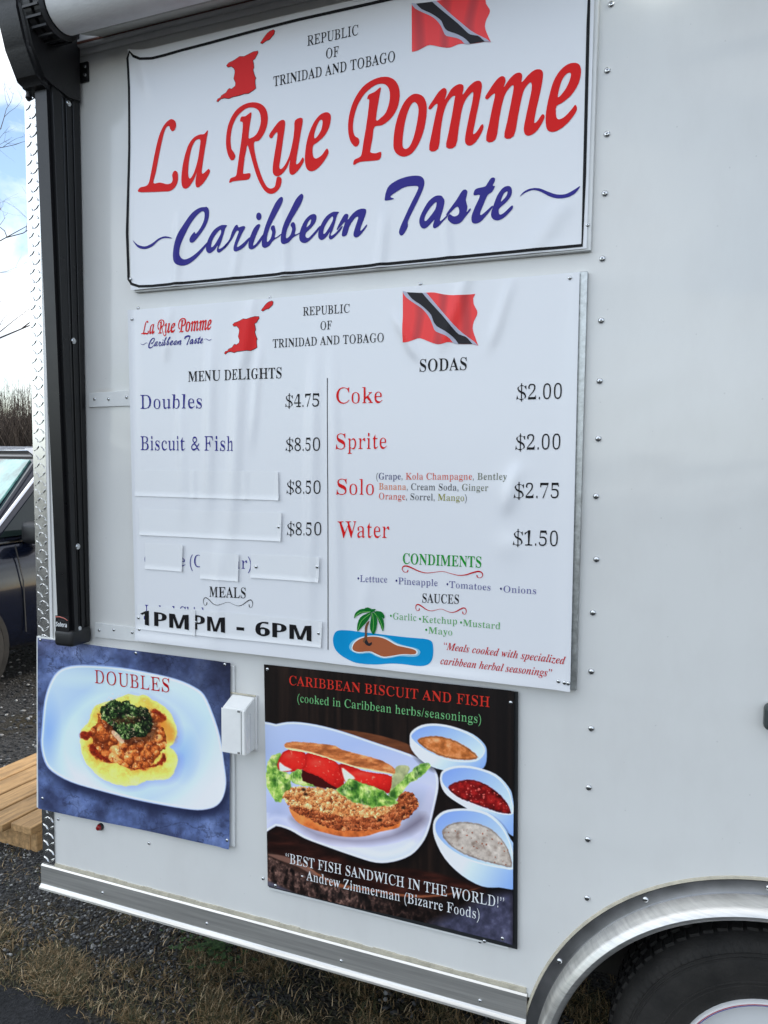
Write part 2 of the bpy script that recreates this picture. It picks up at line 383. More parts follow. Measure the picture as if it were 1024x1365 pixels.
# ================================================================== setting: ground, road
def ground_build(t, b, vec):
    n1 = N(t, 'ShaderNodeTexNoise', i_Scale=1.1, i_Detail=8.0, i_Roughness=0.65); n2 = N(t, 'ShaderNodeTexNoise', i_Scale=60.0, i_Detail=5.0)
    v1 = N(t, 'ShaderNodeTexVoronoi', i_Scale=75.0)
    for q in (n1, n2, v1): t.links.new(vec, q.inputs['Vector'])
    r1 = N(t, 'ShaderNodeValToRGB'); r1.color_ramp.elements[0].color = (0.014, 0.014, 0.014, 1); r1.color_ramp.elements[1].color = (0.075, 0.074, 0.072, 1)
    t.links.new(v1.outputs['Color'], r1.inputs['Fac'])
    r2 = N(t, 'ShaderNodeValToRGB'); r2.color_ramp.elements[0].color = (0.018, 0.015, 0.010, 1); r2.color_ramp.elements[1].color = (0.055, 0.046, 0.028, 1)
    t.links.new(n2.outputs['Fac'], r2.inputs['Fac'])
    rm = N(t, 'ShaderNodeValToRGB'); rm.color_ramp.elements[0].position = 0.46; rm.color_ramp.elements[1].position = 0.60
    t.links.new(n1.outputs['Fac'], rm.inputs['Fac'])
    x = N(t, 'ShaderNodeMix', data_type='RGBA'); t.links.new(rm.outputs['Color'], x.inputs['Factor'])
    t.links.new(r1.outputs['Color'], x.inputs['A']); t.links.new(r2.outputs['Color'], x.inputs['B']); t.links.new(x.outputs['Result'], b.inputs['Base Color'])
    u = N(t, 'ShaderNodeBump'); u.inputs['Strength'].default_value = 0.9; u.inputs['Distance'].default_value = 0.012
    t.links.new(v1.outputs['Distance'], u.inputs['Height']); t.links.new(u.outputs[0], b.inputs['Normal'])
M_GROUND = mat('gravel_ground', rough=0.95, spec=0.2, build=ground_build)
def asph_build(t, b, vec):
    v1 = N(t, 'ShaderNodeTexVoronoi', i_Scale=160.0); n1 = N(t, 'ShaderNodeTexNoise', i_Scale=2.0, i_Detail=6.0)
    for q in (v1, n1): t.links.new(vec, q.inputs['Vector'])
    r = N(t, 'ShaderNodeValToRGB'); r.color_ramp.elements[0].color = (0.012, 0.0125, 0.013, 1); r.color_ramp.elements[1].color = (0.060, 0.060, 0.064, 1)
    x = N(t, 'ShaderNodeMath', operation='MULTIPLY'); t.links.new(v1.outputs['Color'], x.inputs[0]); t.links.new(n1.outputs['Fac'], x.inputs[1]); x.use_clamp = True
    t.links.new(x.outputs[0], r.inputs['Fac']); t.links.new(r.outputs['Color'], b.inputs['Base Color'])
    u = N(t, 'ShaderNodeBump'); u.inputs['Strength'].default_value = 0.5; u.inputs['Distance'].default_value = 0.004
    t.links.new(v1.outputs['Distance'], u.inputs['Height']); t.links.new(u.outputs[0], b.inputs['Normal'])
M_ASPH = mat('asphalt', rough=0.95, spec=0.15, build=asph_build)
bm = B(); S = 900
bmesh.ops.create_grid(bm, x_segments=8, y_segments=8, size=S); kind(obj('ground', bm, M_GROUND), 'structure', 'dark gravel ground with patches of soil under the trailer')
edge = [(-40, 0.0)]+[(x, 0.015+0.03*math.sin(x*5.1)+0.03*math.sin(x*13.7+1)+random.uniform(-.012, .012)) for x in np.arange(-8, 6, 0.06)]+[(40, 0.0)]
V = [(x, y, 0.004) for x, y in edge]+[(40, -7.5, 0.004), (-40, -7.5, 0.004)]
kind(mesh_obj('asphalt_road', V, [list(range(len(V)))[::-1]], M_ASPH), 'structure', 'dark asphalt pavement with a ragged edge along the grass')

# ================================================================== the trailer
XL, XR, ZB, ZT, DEP = -1.831, 2.75, 0.440, 2.90, 2.25
FC, FR = np.array([0.1985, 0.280]), 0.553             # fender arch centre and outer radius
T = thing('food_trailer', 'white panelled food trailer with metal lower rail and curved fender over its wheel', 'trailer', (0, 0, 0))
# side wall with the wheel opening cut out
aro = FR-0.045
a0 = math.asin((ZB-FC[1])/aro)
arc = [(FC[0]+aro*math.cos(a), FC[1]+aro*math.sin(a)) for a in np.linspace(math.pi-a0, a0, 41)]
poly = [(XL+0.002, ZB)]+arc+[(XR, ZB), (XR, ZT), (XL+0.002, ZT)]
wl = fill([poly]); 
for v in wl.verts: v.co.y = 0
for f in wl.faces:
    f.normal_update()
    if f.normal.y > 0: f.normal_flip()
r = bmesh.ops.extrude_face_region(wl, geom=wl.faces[:])
for v in [g for g in r['geom'] if isinstance(g, bmesh.types.BMVert)]: v.co.y = 0.03
bmesh.ops.recalc_face_normals(wl, faces=wl.faces[:])
obj('side_wall', wl, M_WALL, T)
b = B(); box(b, XL+0.002, XL+0.03, 0.031, DEP, ZB, ZT); obj('end_wall', b, M_WALL, T)
b = B(); box(b, XR-0.03, XR, 0.031, DEP, ZB, ZT); obj('end_wall', b, M_WALL, T)
b = B(); box(b, XL+0.031, XR-0.031, DEP-0.03, DEP, ZB, ZT); obj('side_wall', b, M_WALL, T)
b = B(); box(b, XL, XR, -0.004, DEP+0.004, ZT+0.001, ZT+0.05, 0.01); obj('roof', b, M_TRIMW, T)
b = B(); wx0, wx1 = FC[0]-0.52, FC[0]+0.52
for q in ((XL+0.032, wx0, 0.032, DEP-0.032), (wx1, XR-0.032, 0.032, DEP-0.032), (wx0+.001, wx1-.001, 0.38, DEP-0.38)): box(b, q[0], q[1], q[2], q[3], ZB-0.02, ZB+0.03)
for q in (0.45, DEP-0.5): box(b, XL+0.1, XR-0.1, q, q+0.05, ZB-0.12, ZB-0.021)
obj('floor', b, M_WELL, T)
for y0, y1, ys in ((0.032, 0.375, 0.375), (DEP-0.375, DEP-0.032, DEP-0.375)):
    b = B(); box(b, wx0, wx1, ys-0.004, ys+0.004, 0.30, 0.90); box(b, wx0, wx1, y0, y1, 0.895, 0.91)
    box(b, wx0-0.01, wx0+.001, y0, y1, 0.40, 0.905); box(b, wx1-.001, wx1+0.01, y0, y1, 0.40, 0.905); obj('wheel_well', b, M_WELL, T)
b = B(); tube(b, [(FC[0]-.008, 0.2, 0.345), (FC[0]-.008, DEP-0.2, 0.345)], 0.03, 12); box(b, FC[0]-.04, FC[0]+.03, 0.4, 0.46, 0.34, 0.44); obj('axle', b, M_WELL, T)
b = B(); tube(b, [(XR, 0.6, 0.40), (XR+1.1, DEP/2, 0.40), (XR, DEP-0.6, 0.40)], 0.04, 8); tube(b, [(XR+0.95, DEP/2, 0.0), (XR+0.95, DEP/2, 0.62)], 0.03, 10); obj('tow_hitch', b, M_BLACK, T)

# lower rail, with caulk line above and bright rolled lip below
zr0, zr1 = 0.376, 0.447
prof = [(-.001, zr1+.004), (-.006, zr1+.004), (-.010, zr1), (-.011, zr0+.016), (-.014, zr0+.012), (-.020, zr0+.008), (-.021, zr0+.003), (-.017, zr0), (0.028, zr0), (0.028, zr0+.004), (-.001, zr0+.01)]
fx = FC[0]-math.sqrt(FR**2-(0.41-FC[1])**2)
b = B(); prism(b, prof, 'x', XL-0.004, fx-0.004); rail = obj('bottom_rail', b, M_ALU, T)
b = B(); prism(b, prof, 'x', 2*FC[0]-fx+0.004, XR); obj('bottom_rail', b, M_ALU, T)
b = B(); prism(b, [(p-.002 if p < -.001 else p, q) for p, q in prof], 'y', 0.0285, DEP); 
for v in b.verts: v.co.x += XL-0.0
obj('bottom_rail', b, M_ALU, T)
b = B()
for x in np.arange(XL+0.045, fx-0.01, 0.03): box(b, x, min(x+0.0301, fx-0.006), -0.0045+random.uniform(-.0007, .0007), 0.0, zr1+.0045, zr1+.014+random.uniform(-.0015, .0015))
obj('caulk_line', b, M_CAULK, T)
# diamond plate corner trim, with its raised lozenges
b = B(); tw = 0.046
box(b, XL-0.003, XL+tw, -0.003, 0.0, zr1+0.006, ZT); box(b, XL-0.003, XL-0.0005, 0.0005, tw, zr1+0.006, ZT)
def lozenge(b, c, u, v, n):
    L_, w_, h_ = 0.0135, 0.0036, 0.0026; pts = []
    for k in range(12):
        a = 2*math.pi*k/12; s = abs(math.cos(a)); pts.append(b.verts.new(c+u*(math.cos(a)*L_)+v*(math.sin(a)*w_*(1-0.35*s*s))))
    mid = [b.verts.new(c+(p.co-c)*0.62+n*h_) for p in pts]
    for k in range(12): b.faces.new((pts[k], pts[(k+1) % 12], mid[(k+1) % 12], mid[k]))
    b.faces.new(mid)
dz, k = 0.0255, 0
z = zr1+0.02
while z < ZT-0.02:
    for j in range(2):
        s = 1 if (k+j) % 2 else -1; x = XL+0.012+j*0.0215; a = R_(38)*s
        u = Vector((math.cos(a), 0, math.sin(a))); lozenge(b, Vector((x, -0.003, z)), u, Vector((-u.z, 0, u.x)), Vector((0, -1, 0)))
        y = 0.010+j*0.0215; u = Vector((0, math.cos(a), math.sin(a))); lozenge(b, Vector((XL-0.003, y, z)), u, Vector((0, -u.z, u.y)), Vector((-1, 0, 0)))
    z += dz; k += 1
bmesh.ops.recalc_face_normals(b, faces=b.faces[:]); obj('corner_trim', b, M_DIAMOND, T)
b = B(); box(b, XL+tw+0.001, XL+tw+0.012, -0.004, 0.0, 0.85, ZT-0.03, 0.001, 1); obj('edge_strip', b, M_TRIMW, T)

# fender: flat flange, dark step, bright rolled lip
def fender(mirror):
    Y = (lambda y: y) if not mirror else (lambda y: DEP-y)
    prof = [(0.0, -0.001), (0.0, -0.005), (0.024, -0.006), (0.027, -0.008), (0.031, -0.022), (0.036, -0.038), (0.043, -0.048), (0.052, -0.053), (0.061, -0.050), (0.066, -0.042), (0.066, -0.001)]
    a1 = math.asin((0.372-FC[1])/FR); th = np.linspace(math.pi-a1, a1, 73); b = B(); rings = []
    for a in th:
        rings.append([b.verts.new((FC[0]+(FR-d)*math.cos(a), Y(y), FC[1]+(FR-d)*math.sin(a))) for d, y in prof])
    for A, C in zip(rings, rings[1:]):
        for i in range(len(prof)): b.faces.new((A[i], A[(i+1) % len(prof)], C[(i+1) % len(prof)], C[i]))
    b.faces.new(rings[0]); b.faces.new(rings[-1]); bmesh.ops.recalc_face_normals(b, faces=b.faces[:]); return b
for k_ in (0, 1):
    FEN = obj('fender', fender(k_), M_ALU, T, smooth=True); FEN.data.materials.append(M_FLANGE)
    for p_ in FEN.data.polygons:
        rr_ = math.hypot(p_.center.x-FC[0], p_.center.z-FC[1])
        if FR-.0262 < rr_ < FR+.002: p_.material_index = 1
b = B(); th = np.linspace(math.pi-0.2, 0.2, 60); rings = []
for a in th: rings.append([b.verts.new((FC[0]+rr*math.cos(a), y, FC[1]+rr*math.sin(a))) for rr, y in ((FR+.001, 0), (FR+.001, -.0035), (FR+.006, -.0025), (FR+.007, 0))])
for A, C in zip(rings, rings[1:]):
    for i in range(3): b.faces.new((A[i], A[i+1], C[i+1], C[i]))
bmesh.ops.recalc_face_normals(b, faces=b.faces[:]); obj('caulk_line', b, M_CAULK, T)

# screws: a pan head with a cross recess; one mesh, copied
def screw_mesh(r, h):
    b = B(); lathe(b, [(r*1.12, 0.0), (r*1.1, -h*0.25), (r*0.9, -h*0.75), (r*0.5, -h*0.97), (0.0, -h)], 14, 'y')
    for f in b.faces: f.smooth = True
    k = len(b.faces)
    for sx, sz in ((0.45, 0.10), (0.10, 0.45)): box(b, -r*sx, r*sx, -h*1.04+(0.0001 if sx > .2 else 0), -h*0.9, -r*sz, r*sz)
    me = bpy.data.meshes.new('screw'); b.to_mesh(me); b.free(); me.materials.append(M_SCREW); me.materials.append(M_DARKSLOT)
    for i, p in enumerate(me.polygons): p.material_index = 1 if i >= k else 0
    return me
ME_BIG, ME_SMALL = screw_mesh(0.0062, 0.0042), screw_mesh(0.0042, 0.003)
def screw(px, py, parent, big=False, y=0.0):
    q = P(px, py, y); o = bpy.data.objects.new('screw', ME_BIG if big else ME_SMALL); o.location = q
    o.rotation_euler = (0, random.uniform(0, 1.5), 0); link(o, parent); return o
for i, z in enumerate(np.arange(0.585, 2.85, 0.1285)):
    o = bpy.data.objects.new('screw', ME_BIG); o.location = (-0.2145+random.uniform(-.003, .003), 0, z+random.uniform(-.006, .006)); o.rotation_euler = (0, random.uniform(0, 1.5), 0); link(o, T)
for p in ((78, 1092), (199, 1124), (351, 1171), (500, 1214), (640, 1255)): screw(*p, T, y=0)
for p in ((137, 1190), (276, 1231), (455, 1281), (640, 1334)): screw(*p, T, y=-0.0105)
for a in (150, 122, 95, 70, 45): 
    o = bpy.data.objects.new('screw', ME_BIG); o.location = (FC[0]+(FR-.012)*math.cos(R_(a)), -0.0055, FC[1]+(FR-.012)*math.sin(R_(a))); link(o, T)
# hinge straps that run under the menu
def strap(pts, y0):
    c = px2wall(pts); c[1][0] += 0.06; c[2][0] += 0.06
    return board('strap_plate', c, 0.0, y0, M_BOARD, T, 0.0008)
s_ = strap([(120.4, 524.3), (172, 519.8), (172, 541), (120.4, 543)], -0.005)
for p in ((126.5, 532), (145, 532), (169, 529.5)): screw(*p, s_, y=-0.005)
s_ = strap([(127.9, 829.8), (180.6, 836), (180.6, 854.6), (127.9, 848.9)], -0.005)
for p in ((132.5, 840), (152, 839.5), (176.5, 843)): screw(*p, s_, y=-0.005)
# red marker lamp
q = P(135, 1101.5); ML = thing('marker_light', None, None); del ML['label'], ML['category']; ML.parent = T
b = B(); lathe(b, [(0.0105, 0), (0.0105, -0.006), (0.009, -0.008), (0.0, -0.008)], 20, 'y', q); obj('base', b, M_BLACKP, ML, smooth=True)
b = B(); lathe(b, [(0.0088, -0.0081), (0.0085, -0.011), (0.006, -0.0155), (0.0, -0.0175)], 20, 'y', q); obj('lens', b, M_REDLENS, ML, smooth=True)
# weatherproof outlet cover
OC = thing('outlet_cover', None, None); del OC['label'], OC['category']; OC.parent = T
M_PLAST = mat('white_plastic', (0.84, 0.84, 0.82), 0.42, var=0.05, vscale=20)
x0, x1, z0, z1 = -1.152, -1.0765, 0.925, 1.049
b = B(); box(b, x0-0.004, x1+0.006, -0.006, 0.0, z0-0.004, 1.069, 0.0015); obj('back_plate', b, M_TRIMW, OC)
b = B(); box(b, x0-.002, x1+.004, -.0095, -.0062, 1.0665, 1.0715, .001, 1); obj('caulk_line', b, M_CAULK, OC)
b = B(); prism(b, [(-.0061, z0), (-.052, z0-.002), (-.053, z1-.004), (-.0061, 1.066)], 'x', x0+.006, x1); bmesh.ops.bevel(b, geom=b.edges[:], offset=0.002, segments=2, affect='EDGES'); obj('housing', b, M_PLAST, OC)
b = B(); box(b, x0+.004, x1-.012, -.056, -.0535, z0, z1-.006, 0.001); box(b, x1-.0095, x1-.001, -.0555, -.0535, z0, z1-.008, 0.001); obj('flap', b, M_PLAST, OC)
b = B(); box(b, x1-.0118, x1-.0098, -.0558, -.0540, z0+.002, z1-.010); box(b, x1-.022, x1-.014, -.0568, -.0555, z1-.012, z1-.007); box(b, x1-.022, x1-.015, -.0568, -.0555, z0+.002, z0+.007); obj('flap_seam', b, mat('seam_grey', (.16, .16, .155), .7), OC)
b = B(); tube(b, [(x1-.0108, -.0545, z0+.003), (x1-.0108, -.0545, z1-.01)], 0.0014, 8); box(b, x1+.0002, x1+.002, -.036, -.028, z0+.004, z1-.02, .0005); obj('hinge_pin', b, M_TRIMW, OC)
# grey latch at the right
q = P(1017, 951)
b = B(); box(b, q[0], q[0]+.10, -.030, -0.001, q[2]-.028, q[2]+.028, 0.012, 3); obj('door_latch', b, mat('grey_latch', (0.045, 0.055, 0.055), 0.4), T)
# small lit lamp on the wall, just above the view
q = P(884, -52); LP = thing('porch_light', None, None); del LP['label'], LP['category']; LP.parent = T
b = B(); lathe(b, [(0.045, -0.0005), (0.045, -.012), (0.038, -.020)], 28, 'y', (q[0], 0, q[2])); obj('housing', b, M_TRIMW, LP, smooth=True)
ME_ = bpy.data.materials.new('lit_lens'); ME_.use_nodes = True; pb = ME_.node_tree.nodes['Principled BSDF']; pb.inputs['Emission Color'].default_value = (0.95, 1.0, 0.97, 1); pb.inputs['Emission Strength'].default_value = 7.0
b = B(); lathe(b, [(0.037, -.0202), (0.034, -.034), (0.018, -.042), (0, -.044)], 28, 'y', (q[0], 0, q[2])); obj('lens', b, ME_, LP, smooth=True)
# wheels
def wheel(y, s):
    Wt = thing('wheel', None, None, (0.190, y, 0.345)); del Wt['label'], Wt['category']; Wt.parent = T
    b = B(); tp = [(0.209, 0.0), (0.221, -.006), (0.262, -.016), (0.300, -.020), (0.330, -.014), (0.341, -.002), (0.350, 0.012), (0.353, 0.04), (0.354, 0.09), (0.353, 0.14), (0.350, 0.168), (0.341, 0.182), (0.300, 0.20), (0.209, 0.18)]
    lathe(b, [(r, h*s) for r, h in tp], 72, 'y', cap=False)
    # tread blocks
    for j, yy in enumerate((0.012, 0.052, 0.092, 0.132)):
        for k in range(72):
            a = 2*math.pi*(k+0.5*(j % 2))/72; c, d = math.cos(a), math.sin(a); q = []
            for rr in (0.348, 0.3595 if j not in (0, 3) else 0.357):
                for da, dy in ((-.031, 0), (.031, 0.004), (.031, .034), (-.031, .030)):
                    q.append(b.verts.new((rr*math.cos(a+da), (yy+dy)*s, rr*math.sin(a+da))))
            for f in ((0, 1, 2, 3), (7, 6, 5, 4), (0, 4, 5, 1), (1, 5, 6, 2), (2, 6, 7, 3), (3, 7, 4, 0)): b.faces.new([q[i] for i in f])
    for rr, hh in ((.318, -.0175), (.310, -.0190), (.246, -.0105), (.256, -.0142)):
        lathe(b, [(rr-.0022, (hh+.001)*s), (rr-.001, (hh-.0022)*s), (rr+.001, (hh-.0022)*s), (rr+.0022, (hh+.001)*s)], 72, 'y', cap=False)
    for k in range(120):
        a = 2*math.pi*k/120; c, d = math.cos(a), math.sin(a); q = []
        for rr, hh in ((.3225, -.0185), (.340, -.0045)):
            for da in (-.007, .007): q += [b.verts.new((rr*math.cos(a+da), (hh-.0015)*s, rr*math.sin(a+da)))]
        b.faces.new([q[i] for i in (0, 1, 3, 2)])
    bmesh.ops.recalc_face_normals(b, faces=b.faces[:]); ty = obj('tyre', b, M_RUBBER, Wt, smooth=True)
    b = B(); lathe(b, [(r_*.943, h_) for r_, h_ in [(0.2215, 0.02), (0.2235, -.004), (0.221, -.010), (0.213, -.011), (0.208, -.004), (0.204, 0.012), (0.190, 0.03), (0.170, 0.034), (0.10, 0.022), (0.055, 0.02), (0.052, 0.0), (0.0, -.002)]] if s > 0 else [(0.2215, -.02), (0.2235, .004), (0.213, .011), (0.190, -.03), (0.10, -.022), (0.0, 0.002)], 64, 'y'); rm = obj('rim', b, M_RIM, Wt, smooth=True)
    for rr, c in ((0.2045, (0.45, 0.03, 0.04)), (0.2022, (0.04, 0.06, 0.3))):
        b = B(); lathe(b, [(rr-.0008, -.0114*s), (rr+.0008, -.0114*s)], 96, 'y', cap=False)
        bmesh.ops.delete(b, geom=[f for f in b.faces if len(f.verts) > 4], context='FACES')
        obj('pinstripe', b, mat('pinstripe_%d' % (rr*1e4), c, 0.4), rm)
    for k in range(5):
        a = 2*math.pi*k/5+.3; b = B(); lathe(b, [(0.011, 0.024*s), (0.011, 0.006*s), (0.007, 0.001*s), (0, 0.0)], 6, 'y', (0.085*math.cos(a), 0, 0.085*math.sin(a))); obj('wheel_nut', b, M_SCREW, rm)
    for k in range(8):
        a = 2*math.pi*k/8+1.72; b = B(); lathe(b, [(0.020, 0.0337*s), (0.020, 0.0285*s), (0, 0.0285*s)], 20, 'y', (0.158*math.cos(a), 0, 0.158*math.sin(a))); obj('rim_hole', b, M_WELL, rm)
wheel(0.035, 1); wheel(DEP-0.035, -1)

# ================================================================== awning
A = thing('awning', 'rolled grey awning on a tapered black arm at the left corner of the trailer', 'awning', (-1.655, 0, 1.16))
def ch(name, bm, m_, par=A, smooth=False):
    o = obj(name, bm, m_, par, smooth); o.location = (1.655, 0, -1.16) if par == A else (0, 0, 0); return o
def taper(b, x0, x1, y0a, y1a, y0b, y1b, za, zb, bev=0.0, seg=3):
    """bar from za (depth y0a..y1a) up to zb (y0b..y1b)"""
    V = [b.verts.new(p) for p in ((x0, y0a, za), (x1, y0a, za), (x1, y1a, za), (x0, y1a, za), (x0, y0b, zb), (x1, y0b, zb), (x1, y1b, zb), (x0, y1b, zb))]
    fs = [b.faces.new([V[i] for i in f]) for f in ((3, 2, 1, 0), (4, 5, 6, 7), (0, 1, 5, 4), (1, 2, 6, 5), (2, 3, 7, 6), (3, 0, 4, 7))]
    bmesh.ops.recalc_face_normals(b, faces=fs)
    if bev: bmesh.ops.bevel(b, geom=list({e for f in fs for e in f.edges}), offset=bev, segments=seg, affect='EDGES')
za, zb = 1.162, 2.72
b = B(); taper(b, -1.684, -1.622, -.082, -.046, -.122, -.070, za+.03, zb, 0.011, 4); ch('outer_arm', b, M_BLACK, smooth=True)
b = B(); taper(b, -1.672, -1.630, -.0455, -.003, -.0695, -.003, za+.02, zb, 0.002, 1)
taper(b, -1.6295, -1.6265, -.040, -.030, -.060, -.046, za+.02, zb, 0.001, 1); taper(b, -1.6295, -1.627, -.020, -.014, -.034, -.027, za+.02, zb, 0.001, 1)
ch('arm_channel', b, M_BLACK)
b = B(); box(b, -1.687, -1.620, -.086, -.006, za-.002, za+.045, 0.010, 3); ch('foot_cap', b, M_BLACKP, smooth=True)
for (px, py) in ((103.5, 454), (96, 728), (101, 838), (94, 137)):
    q = P(px, py, -0.05); b = B(); lathe(b, [(0.0085, 0.0), (0.0085, 0.002), (0.006, 0.004), (0.0, 0.0045)], 16, 'x', (-1.6265, q[1], 0)); 
    for v in b.verts: v.co.z += q[2]
    ch('bolt', b, M_SCREW, smooth=True)
prof = [(0.0, 2.655), (-.055, 2.645), (-.120, 2.655), (-.150, 2.665), (-.190, 2.735), (-.218, 2.83), (-.215, 2.91), (-.185, 2.96), (-.06, 2.975), (0.0, 2.97)]
b = B(); prism(b, prof, 'x', -1.712, -1.618); bmesh.ops.bevel(b, geom=b.edges[:], offset=0.014, segments=3, affect='EDGES'); ch('arm_head', b, M_BLACKP, smooth=True)
b = B(); lathe(b, [(0.006, -.0), (0.009, -.014), (0.004, -.022), (0, -.022)], 10, 'z', (-1.69, -.125, 2.655)); ch('drip_plug', b, M_BLACKP, smooth=True)
RY, RZ, RR = -0.135, 2.838, 0.062
b = B(); lathe(b, [(0.05, -1.62), (0.073, -1.615), (0.073, -1.595), (0.066, -1.593), (0.066, -1.585), (0.074, -1.583), (0.074, -1.566), (0.064, -1.560), (0.0, -1.560)], 40, 'x', (0, RY, RZ))
for k in range(20):
    a = 2*math.pi*k/20; box(b, -1.618, -1.568, RY+.074*math.cos(a)-.003, RY+.074*math.cos(a)+.003, RZ+.074*math.sin(a)-.003, RZ+.074*math.sin(a)+.003)
ch('roller_cap', b, M_BLACKP)
b = B(); lathe(b, [(0.0, -1.556), (RR, -1.556), (RR, XR-.1), (0.0, XR-.1)], 48, 'x', (0, RY, RZ)); ch('roller', b, M_FABRIC, smooth=True)
b = B(); prism(b, [(-.023, 2.815), (-.10, 2.783), (-.108, 2.787), (-.023, 2.820)], 'x', -1.53, XR-.12); ch('fabric_flap', b, mat('awning_underside', (0.50, 0.50, 0.46), 0.8, var=0.08, vscale=30), smooth=False)
b = B(); box(b, -1.68, XR-.05, -.006, -.0005, 2.792, 2.845, .0015); box(b, -1.68, XR-.05, -.022, -.0062, 2.806, 2.826, .004); ch('wall_rail', b, M_TRIMW)
b = B(); box(b, -1.68, XR-.05, -.0235, -.0221, 2.812, 2.818); ch('rail_stripe', b, mat('brown_stripe', (.16, .07, .05), .4))
b = B(); box(b, -1.6255, -1.597, -.008, -.0008, 2.720, 2.772, .002); br = ch('mounting_tab', b, M_BLACK)
for z in (2.736, 2.758):
    b = B(); lathe(b, [(0.005, -.008), (0.004, -.0115), (0, -.012)], 10, 'y', (-1.606, 0, z)); obj('bolt', b, M_SCREW, br, smooth=True)
# maker's sticker low on the arm
yst = -0.0835-0.0005
b = B(); box(b, -1.680, -1.632, yst, yst+.0004, 1.196, 1.247); st = ch('sticker', b, mat('sticker_black', (0.014, 0.014, 0.015), 0.25))
st.rotation_euler = (0, 0, 0)
for s_, z_, h_, x0, x1 in (('Solera', 1.2165, 0.0125, -1.678, -1.638), ('power', 1.2325, 0.0065, -1.668, -1.645), ('awnings', 1.2105, 0.0042, -1.673, -1.657), ('by the shade', 1.2035, 0.003, -1.671, -1.659)):
    if s_ not in ('Solera', 'power'): continue
    tb = text_bm(s_, 'sans' if s_ == 'Solera' else 'plain'); a_ = min(v.co.x for v in tb.verts); c_ = max(v.co.x for v in tb.verts); ch_ = cap_h('sans')
    for v in tb.verts: v.co = (x0+(x1-x0)*(v.co.x-a_)/(c_-a_), yst-.0006, z_+v.co.z/ch_*h_)
    o = obj('lettering', tb, I_WHITE if s_ == 'Solera' else I_GREY, st)
b = ribbon([(-1.679, 1.243), (-1.664, 1.2445), (-1.648, 1.242), (-1.634, 1.236)], [.002, .0022, .002, .001])
for v in b.verts: v.co.y = yst-.0006
obj('stripe', b, I_PINK, st)
# ================================================================== signs on the wall
def settle(root, loc):
    root.location = loc
    for c in root.children: c.location = Vector(c.location)-Vector(loc)
def crop(x0, y0, s): return lambda pts: [(x0+a/s, y0+b/s) for a, b in pts]

# ---------------- banner
YB = -0.016
def f_ban(x, z):
    y = YB-ridge(x, -1.485, 0.026, 0.018)*(0.6+0.4*math.sin(z*9))-0.0016*math.sin(x*9+1.2)*math.sin(z*5-3.0)
    k = max(0, min(1, (2.36-z)/0.25))
    for cx, cz, wx, wz, am, tl in ((-1.30, 2.22, .014, .10, .0046, .06), (-0.98, 2.20, .016, .12, .0050, -.04), (-0.72, 2.18, .014, .09, .0042, .1), (-0.56, 2.20, .012, .07, .003, -.1), (-1.12, 2.19, .012, .05, .003, .2), (-0.33, 2.20, .03, .05, .004, .6), (-1.40, 2.70, .02, .06, .003, -.3)):
        y -= 1.3*am*math.exp(-((x-cx-tl*(z-cz))/wx)**2-((z-cz)/wz)**4)
    y -= ridge(z, 2.775, .02, .004)+ridge(z, 2.15, .012, .0025)*(0.5+0.5*math.sin(x*12))
    return y
BN = thing('banner_sign', 'wide white banner with red and blue script lettering above the menu', 'banner')
zt = P(400, 17.5, YB)[2]
TL = P(171.5, 66, YB)[[0, 2]]; BL = P(176, 387, YB)[[0, 2]]; BR = P(782, 331, YB)[[0, 2]]; TR = np.array([BR[0]+.004, zt]); ztl = TL[1]; TL[1] = zt; zb2 = P(400, 26.6, YB)[2]
sheet_grid('sheet', (TL, TR, BR, BL), f_ban, 260, 60, M_VINYL, BN, lambda s, t: np.array([0, (ztl-zt)*math.exp(-(s/.022)**1.5)*(1-t)**3]))
board('backing_board', [(TL[0]+.004, zt-.002), (TR[0]+.0085, zt-.002), (BR[0]+.0085, BR[1]-.004), (BL[0]+.004, BL[1]-.005)], -0.001, -0.0125, M_BOARD, BN, 0.001)
# printed border
s1 = crop(0, 0, 2.56)
left = s1([(437, 200), (441, 300), (443, 500), (442, 650), (441, 800), (444, 900), (445, 955), (453, 970), (478, 978), (520, 977)])
path = [P(a, b_, YB)[[0, 2]] for a, b_ in left]
path += [P(a, b_, YB)[[0, 2]] for a, b_ in ((300, 372), (450, 358.5), (600, 344), (776, 327))]
xr = path[-1][0]
path += [np.array([xr+.0015, z]) for z in (2.3, 2.45, 2.6)]+[np.array([xr+.003, zb2])]
top = s1([(1024, 68), (850, 112), (700, 151), (620, 171), (560, 188), (520, 198), (480, 202), (456, 192), (445, 178)])
path += [np.array([-0.5, zb2]), np.array([-0.9, zb2])]+[P(a, b_, YB)[[0, 2]] for a, b_ in top]
bm = ribbon(path, 0.0068, True); conform(bm, f_ban, 0.0009, 0.008); obj('printed_border', bm, I_BLACK, BN)
path2 = []
